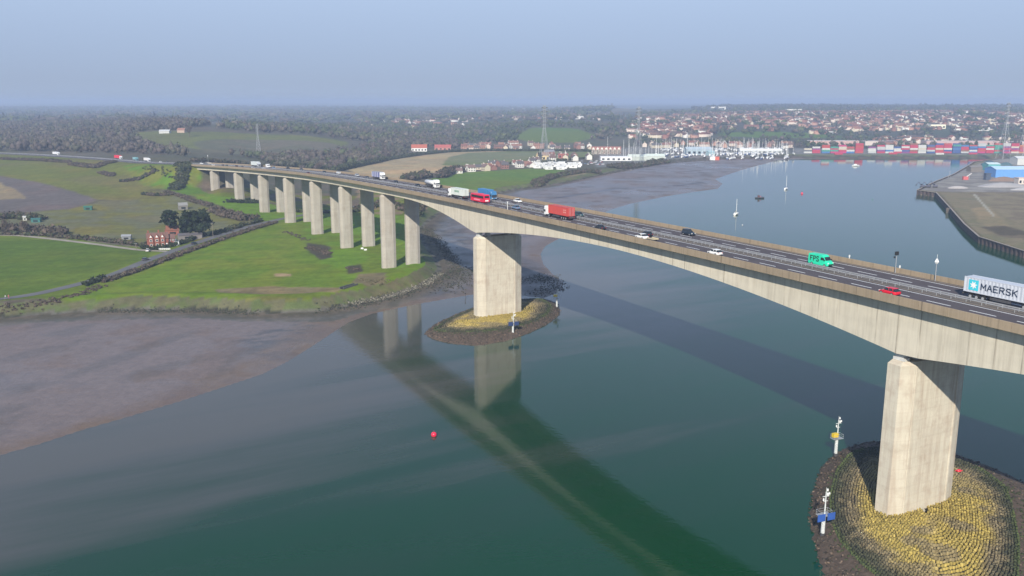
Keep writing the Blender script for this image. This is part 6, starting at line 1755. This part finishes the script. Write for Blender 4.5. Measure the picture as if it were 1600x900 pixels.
def heap(u, v, w, d, h, c_, label, seed=1):
    x, y = G0(u, v, 4.0); t = empty('gravel_heap', (x, y, 4.0)); tag(t, label, 'heap', 'heaps of material on the right quay')
    n = 22; rs = np.random.RandomState(seed); rings = []
    for f, zz in ((1, -.3), (.86, .25), (.6, .62), (.32, .9), (.04, 1.0)):
        rings.append([(math.cos(a) * w / 2 * f * (1 + .14 * math.sin(a * 3 + seed) + .08 * rs.rand()), math.sin(a) * d / 2 * f * (1 + .1 * rs.rand()), h * zz) for a in np.linspace(0, 2 * math.pi, n + 1)[:-1]])
    MB().loft(rings).build('heap_body', paint(c_, .95), t, smooth=False)
heap(1565, 292, 48, 14, 4.2, (.30, .29, .29), 'long pale grey gravel heap before the brown pile', 1)
heap(1495, 294, 20, 9, 2.2, (.38, .35, .33), 'low light heap near the quay tip', 2)
heap(1600, 297, 26, 9, 2.6, (.34, .33, .33), 'grey gravel heap at the right edge', 3)
heap(1568, 283, 30, 9, 4.5, (.20, .14, .11), 'brown scrap pile under the blue warehouse', 4)
heap(1546, 258, 20, 12, 6.0, (.05, .09, .12), 'dark blue grey covered heap behind the blue warehouse', 5)
heap(1572, 258.5, 18, 10, 4.0, (.06, .12, .14), 'smaller dark covered heap behind the blue warehouse', 6)
for i, (u, v, l) in enumerate([(1441, 293, 'dark excavator on the quay tip, leftmost of three'), (1450, 293, 'dark excavator on the quay tip, middle of three'), (1461, 293, 'dark excavator on the quay tip, rightmost and tallest of three')]):
    x, y = G0(u, v, 4.0); t = empty('excavator', (x, y, 4.0), [2.6, 2.5, 2.8][i]); tag(t, l, 'excavator', 'excavators on the quay tip')
    k = 1.2 if i == 2 else 1.0
    for sg in (-1, 1): MB().box((0, sg * 1.2, .5), (4.2, .6, 1.0)).build('track', M['black'], t)
    MB().box((-.3, 0, 1.7), (3.6, 2.6, 1.3)).build('engine_body', paint((.10, .10, .14), .5), t)
    MB().box((.9, .7, 2.6), (1.4, 1.1, 1.5)).build('cab', M['glass'], t)
    MB().tube((1, 0, 1.8), (3.2 * k, 0, 5.2 * k), .4, .3, 6).build('boom', paint((.08, .08, .12), .5), t)
    MB().tube((3.2 * k, 0, 5.2 * k), (5.4 * k, 0, 2.6), .28, .22, 6).build('dipper_arm', paint((.08, .08, .12), .5), t)
    MB().box((5.4 * k, 0, 2.1), (.9, 1.2, 1.0)).build('bucket', M['black'], t)
x, y = G0(1508, 281, 4.0); t = empty('loading_hopper', (x, y, 4)); tag(t, 'small red and white hopper machine on the quay', 'hopper')
MB().box((0, 0, 1.8), (5, 3, 3.4)).build('hopper_body', paint((.55, .12, .12), .6), t); MB().tube((1, 0, 3), (7, 2, 6.5), .5, .4, 6).build('conveyor', paint((.65, .6, .55), .6), t); MB().box((4.5, 1, 1), (.3, .3, 6)).build('support', M['steel'], t)
for i, (u, dx, l) in enumerate([(1481, 2.2, 'thin leaning pole behind the quay tip, left one'), (1486, -2.5, 'thin leaning pole behind the quay tip, right one')]):
    x, y = G0(u, 279, 4.0); t = empty('leaning_pole', (x, y, 4)); tag(t, l, 'pole'); MB().tube((0, 0, 0), (dx, 0, 8), .14, .1, 6).build('pole_shaft', M['steel'], t)

# ---------------------------------------------------------------- pylons
M['pylon'] = plain('weathered_steel', (0.14, 0.15, 0.14), 0.7)
def pylon(u, v, top_v, label, z=None, seed=0, base=13.0):
    x, y = G(u, v) if z is None else G0(u, v, z); zb = tz(x, y)
    H = CAM_H - (top_v - 157) / FPX * y * 1.0 - zb
    t = empty('pylon', (x, y, zb), .25); tag(t, label, 'pylon', 'electricity pylons')
    b = base / 2
    def hw(z_): f = z_ / H; return b * (1 - f / .66 * .83) if f < .66 else b * .17
    lv = [0, .14, .26, .36, .45, .53, .6, .66, .72, .78, .84, .9, 1.0]
    for sx in (-1, 1):
        for sy in (-1, 1):
            m = MB()
            for a, c in zip(lv[:-1], lv[1:]): m.tube((sx * hw(a * H), sy * hw(a * H), a * H), (sx * hw(c * H), sy * hw(c * H), c * H), .20, .17, 4)
            m.build('leg', M['steel'], t)
    m = MB()
    for a, c in zip(lv[:-1], lv[1:]):
        A, B = hw(a * H), hw(c * H)
        for (p, q) in (((-1, -1), (1, -1)), ((1, -1), (1, 1)), ((1, 1), (-1, 1)), ((-1, 1), (-1, -1))):
            m.tube((p[0] * A, p[1] * A, a * H), (q[0] * B, q[1] * B, c * H), .09, n=3); m.tube((q[0] * A, q[1] * A, a * H), (p[0] * B, p[1] * B, c * H), .09, n=3)
            m.tube((p[0] * B, p[1] * B, c * H), (q[0] * B, q[1] * B, c * H), .08, n=3)
    o = m.build('lattice_bracing', M['steel'], t); o['kind'] = 'stuff'
    for f, l in ((.66, 3.4), (.72, 4.0), (.78, 4.4), (.84, 4.4), (.90, 4.2), (.96, 3.6)):
        m = MB(); l *= H / 72
        for sg in (-1, 1):
            m.tube((0, 0, f * H + 1.2), (sg * l, 0, f * H), .36, n=4); m.tube((0, 0, f * H - .9), (sg * l, 0, f * H), .36, n=4); m.tube((sg * l, 0, f * H), (sg * l, 0, f * H - 2), .12, n=4)
            m.tube((sg * l * .5, 0, f * H + .6), (sg * l * .5, 0, f * H - .5), .1, n=3)
        m.build('cross_arm', M['pylon'], t)
pylon(850, 263, 164, 'tall lattice pylon standing by the white caravans')
pylon(996, 256, 166, 'tall lattice pylon at the left of the marina')
pylon(1567, 248, 159, 'tall lattice pylon in front of the right containers', z=4.0)
pylon(404, 238, 192, 'smaller lattice pylon on the hill behind the curve of the bridge', base=6)
pylon(1598, 246, 164, 'lattice pylon cut by the right edge of the photo', z=4.0)

# ---------------------------------------------------------------- lane, track and the brick house
def strip(px, w, mat, name, label, off=.10, step=2.0, z=None):
    P = gp(px, z); L = np.r_[0, np.cumsum(np.hypot(*np.diff(P, axis=0).T))]; n = int(L[-1] / step)
    t = np.linspace(0, L[-1], n); C = np.c_[np.interp(t, L, P[:, 0]), np.interp(t, L, P[:, 1])]
    for _ in range(6): C[1:-1] = (C[:-2] + 2 * C[1:-1] + C[2:]) / 4
    d = np.gradient(C, axis=0); d /= np.linalg.norm(d, axis=1)[:, None]; nrm = np.c_[-d[:, 1], d[:, 0]]
    rows = []
    for k in (-.5, -.17, .17, .5):
        Q = C + nrm * w * k; rows.append(np.c_[Q, terrain_z(Q[:, 0], Q[:, 1])[0] + off])
    mb = MB(); V = np.stack(rows, 1).reshape(-1, 3); mb.v = [tuple(p) for p in V]
    for i in range(n - 1):
        for k in range(3): mb.f.append((i * 4 + k, i * 4 + k + 1, (i + 1) * 4 + k + 1, (i + 1) * 4 + k)); mb.m.append(0)
    o = mb.build(name, mat); tag(o, label, kind='structure'); return o
strip([(-200,492),(-60,478),(0,468.5),(60,459),(120,445),(180,428),(235,405),(280,389),(330,372),(385,355),(440,342),(500,331),(560,322)], 5.6, M['lane'], 'lane', 'narrow grey lane')
M['track'] = plain('pale_track', (0.30, 0.26, 0.20), 0.95, var=0.2, scale=0.2)
strip([(-60,366),(30,368),(95,375),(160,383),(220,391),(262,393)], 4.0, M['track'], 'farm_track', 'pale farm track', .09)
strip([(262,384),(290,377),(318,371)], 3.4, M['track'], 'driveway', 'drive of the brick house', .09)

bx, by = G(247, 384.5); bz = tz(bx, by)
hs = empty('brick_house', (bx, by, bz), R(24)); hs.scale = (.86, .86, .88); tag(hs, 'red brick house with white gables and tall chimneys beside the lane', 'house')
BR_ = plain('red_brick', (.25, .085, .055), .85, var=.35, scale=2.5); TI = plain('brown_tiles', (.16, .085, .065), .85, var=.25, scale=2.0)
m = MB(); gable(m, 0, 0, 13, 7.5, 5.4, 3.3, 0, 0, .3, 0, 0)
MB().box((0, 0, 2.7), (13, 7.5, 5.4)).build('wall', BR_, hs)
def roof_obj(cx, cy, w, d, h, rh_, rz, mat, par_):
    c, s = math.cos(rz), math.sin(rz); mb = MB()
    def T(x, y, z): return (cx + x * c - y * s, cy + x * s + y * c, z)
    A, B = w / 2 + .3, d / 2 + .35
    for sg in (-1, 1):
        v = [T(-A, sg * B, h - .2), T(A, sg * B, h - .2), T(A, 0, h + rh_), T(-A, 0, h + rh_)]
        mb.add(v + [(p[0], p[1], p[2] + .18) for p in v], [(0, 1, 2, 3), (4, 5, 6, 7), (0, 1, 5, 4), (1, 2, 6, 5), (2, 3, 7, 6), (3, 0, 4, 7)])
    return mb.build('roof', mat, par_)
rf = roof_obj(0, 0, 13, 7.5, 5.4, 3.2, 0, TI, hs)
e_ = MB()
for sx in (-1, 1): e_.add([(sx * 6.48, -3.75, 5.3), (sx * 6.48, 3.75, 5.3), (sx * 6.48, 0, 8.4)], [(0, 1, 2)])
e_.build('end_gable', BR_, hs)
for x in (-4.2, -.6, 2.8):
    MB().box((x, -4.05, 3.1), (3.0, 1.0, 6.2)).build('bay', BR_, hs)
    m = MB(); m.loft([[(x - 1.5, -4.56, 6.15), (x + 1.5, -4.56, 6.15), (x, -4.56, 8.2)], [(x - 1.5, -1, 6.15), (x + 1.5, -1, 6.15), (x, -1, 8.2)]]); m.build('front_gable', BR_, hs)
    m = MB(); m.loft([[(x - .8, -4.6, 6.2), (x + .8, -4.6, 6.2), (x, -4.6, 7.7)], [(x - .8, -4.5, 6.2), (x + .8, -4.5, 6.2), (x, -4.5, 7.7)]]); m.build('gable_window', M['white'], hs)
    for z_ in (1.5, 4.3):
        w_ = MB().box((x, -4.58, z_), (1.5, .1, 1.4)).build('window', M['white'], hs); MB().box((x, -4.64, z_), (1.15, .06, 1.05)).build('pane', M['glass'], w_)
for x in (-5.4, .9, 5.2):
    MB().box((x, .3, 8.6), (.9, .9, 3.4)).build('chimney', BR_, rf)
MB().box((8.2, .5, 2.4), (4.2, 6.5, 4.8)).build('side_wing', plain('dark_brick', (.2, .07, .05), .85), hs); roof_obj(8.2, .5, 4.2, 6.5, 4.8, 2.4, 0, TI, hs)
for x in (7.2, 9.2):
    for z_ in (1.3, 3.7): w_ = MB().box((x, -2.8, z_), (1.1, .1, 1.1)).build('window', M['white'], hs); MB().box((x, -2.86, z_), (.8, .06, .8)).build('pane', M['glass'], w_)
d_ = MB().box((5.2, -3.82, 1.1), (1.1, .12, 2.2)).build('door', M['white'], hs)
MB().box((11.2, -1.5, 1.4), (3.2, 3.0, 2.6)).build('conservatory', plain('white_frames', (.7, .72, .72), .3), hs)
def small_house(u, v, w, d, h, rh_, wall, roof, label, rz=0, name='outbuilding'):
    return slab_building(u, v, w, d, h, wall, roof, label, rz, name, rh_, 'outbuilding', bays=1)
small_house(270, 367, 7, 5, 3.2, 2.4, (.28, .10, .07), (.22, .09, .06), 'small red roofed outbuilding behind the brick house', .4)
small_house(297, 372.5, 13, 5, 2.4, .8, (.2, .18, .17), (.12, .11, .12), 'low dark roofed garage under the evergreens', .5, 'garage')
small_house(286, 327, 6, 5, 3.0, 1.8, (.20, .19, .17), (.24, .235, .22), 'small pale stone hut in the pasture behind the pines', .5, 'stone_hut')
small_house(138, 328, 5.4, 2.8, 2.4, .4, (.025, .12, .09), (.03, .15, .11), 'dark green horse shelter alone in the pasture', .2, 'horse_shelter')
small_house(57, 347, 5.6, 2.8, 2.2, .4, (.03, .14, .13), (.03, .12, .11), 'dark green hut beside the bare trees at the left', .1, 'green_hut')
small_house(40, 344, 2.4, 2.2, 2.2, .5, (.5, .5, .46), (.45, .45, .42), 'little pale hut left of the green one', .1, 'pale_hut')
small_house(198, 374, 5, 3, 2.0, .8, (.2, .21, .22), (.26, .27, .28), 'grey greenhouse in the garden left of the brick house', .2, 'greenhouse')
def park(u, v, col_, rz, label, kind='hatch'):
    x, y = G(u, v); t = make_car(kind, col_, label, 'parked_car', 'car', 'cars round the brick house'); t.location = (x, y, tz(x, y) + .1); t.rotation_euler = (0, 0, rz)
park(266, 382, WHITE, .9, 'white car parked in front of the brick house drive')
park(270, 380, SILVER, .9, 'silver car parked next to the white one at the brick house')
park(275, 378, (.35, .45, .5), .9, 'pale blue car parked farthest up the drive of the brick house')
park(231, 393, WHITE, 1.8, 'white car at the junction of track and lane')
park(228, 407, DGREY, 1.0, 'dark car on the lane left of the junction')
park(304, 382, (.03, .05, .06), .95, 'dark car on the lane under the evergreens')
park(360, 361.5, DGREY, .95, 'dark car on the lane near the bridge columns')
x, y = G(257, 390.5); t = empty('white_fence', (x, y, tz(x, y)), .05); tag(t, 'low white board fence at the lane junction', 'fence')
for i in range(7): MB().box((-3 + i, 0, .5), (.1, .1, 1.1)).build('post', M['white'], t)
for z_ in (.35, .85): MB().box((0, -.07, z_), (6.4, .05, .26)).build('rail', M['white'], t)
for i, (u, v, h, l) in enumerate([(333, 371, 9, 'wooden telegraph pole beside the lane, right of the evergreens'), (213, 391, 4, 'short pole beside the farm track')]):
    x, y = G(u, v); t = empty('telegraph_pole', (x, y, tz(x, y))); tag(t, l, 'pole'); MB().tube((0, 0, 0), (0, 0, h), .16, .12, 7).build('pole_shaft', plain('weathered_wood', (.2, .17, .13), .9), t)
    MB().box((0, 0, h - .4), (1.6, .12, .14)).build('crossbar', M['steel'], t)
# small slipway on the point and a white marker by the columns
x, y = G(545, 452); t = empty('drain_outfall', (x, y, tz(x, y)), R(62)); tag(t, 'dark drain outfall channel on the grassy point', 'outfall')
MB().box((0, 0, .1), (10, 1.2, .5)).build('channel_floor', M['black'], t)
for sg in (-1, 1): MB().box((0, sg * 1.0, .3), (10, .3, .8)).build('channel_wall', paint((.1, .1, .09), .9), t)
for i, (u, v) in enumerate([(566, 389), (571, 391), (651, 413)]):
    x, y = G(u, v); t = empty('concrete_block', (x, y, tz(x, y)), .4 * i); tag(t, ['white block on the grass under the columns, left of two', 'white block on the grass under the columns, right of two', 'white block at the foot of the front far column'][i], 'block')
    MB().box((0, 0, .3), (1.5, .9, .9), taper=.85).build('block_body', M['white'], t)
# two walkers on the lane
def person(u, v, top, legs, label, rz, stride=.28):
    x, y = G(u, v); z = tz(x, y) + .1
    me = bpy.data.meshes.new('body')
    V = [(0, 0, .95), (0, 0, 1.18), (0, 0, 1.42), (0, 0, 1.54), (0, 0, 1.68), (0, .1, .9), (stride * .4, .11, .5), (stride, .11, .06), (stride + .16, .11, .03), (0, -.1, .9), (-stride * .2, -.11, .5), (-stride, -.11, .08), (-stride + .16, -.11, .03),
         (0, .2, 1.42), (-.1, .25, 1.15), (.05, .26, .9), (0, -.2, 1.42), (.1, -.25, 1.15), (.25, -.24, .95)]
    E = [(0, 1), (1, 2), (2, 3), (3, 4), (0, 5), (5, 6), (6, 7), (7, 8), (0, 9), (9, 10), (10, 11), (11, 12), (2, 13), (13, 14), (14, 15), (2, 16), (16, 17), (17, 18)]
    me.from_pydata(V, E, []); me.materials.append(paint((.45, .30, .22), .7))
    t = empty('person', (x, y, z), rz); tag(t, label, 'person')
    o = link('body', me, t); sk = o.modifiers.new('skin', 'SKIN')
    rr = [.15, .14, .16, .06, .11, .1, .075, .05, .04, .1, .075, .05, .04, .07, .05, .04, .07, .05, .04]
    for i, r_ in enumerate(rr): me.skin_vertices[0].data[i].radius = (r_, r_)
    me.skin_vertices[0].data[0].use_root = True
    ss = o.modifiers.new('sub', 'SUBSURF'); ss.levels = 1; ss.render_levels = 1
    rings = [[(math.cos(a) * r_, math.sin(a) * r_ * 1.25, z_) for a in np.linspace(0, 6.283, 11)[:-1]] for r_, z_ in ((.19, .85), (.19, 1.0), (.17, 1.2), (.2, 1.4), (.1, 1.52))]
    MB().loft(rings).build('jacket', paint(top, .8), t, smooth=True)
    for sg in (-1, 1): MB().tube((0, sg * .1, .92), (sg * stride * .5, sg * .11, .48), .11, .085, 8).tube((sg * stride * .5, sg * .11, .48), (sg * stride, sg * .11, .1), .085, .06, 8).build('trouser_leg', paint(legs, .8), t)
    MB().loft([[(math.cos(a) * r_ - .01, math.sin(a) * r_, z_) for a in np.linspace(0, 6.283, 9)[:-1]] for r_, z_ in ((.12, 1.68), (.125, 1.75), (.06, 1.83))]).build('hair', paint((.08, .05, .03), .8), t, smooth=True)
person(9, 468.5, (.75, .76, .8), (.1, .12, .2), 'person in a white jacket walking on the lane, left of two', R(10))
person(14, 467.5, (.65, .05, .15), (.25, .06, .1), 'person in a red pink jacket walking on the lane, right of two', R(10))
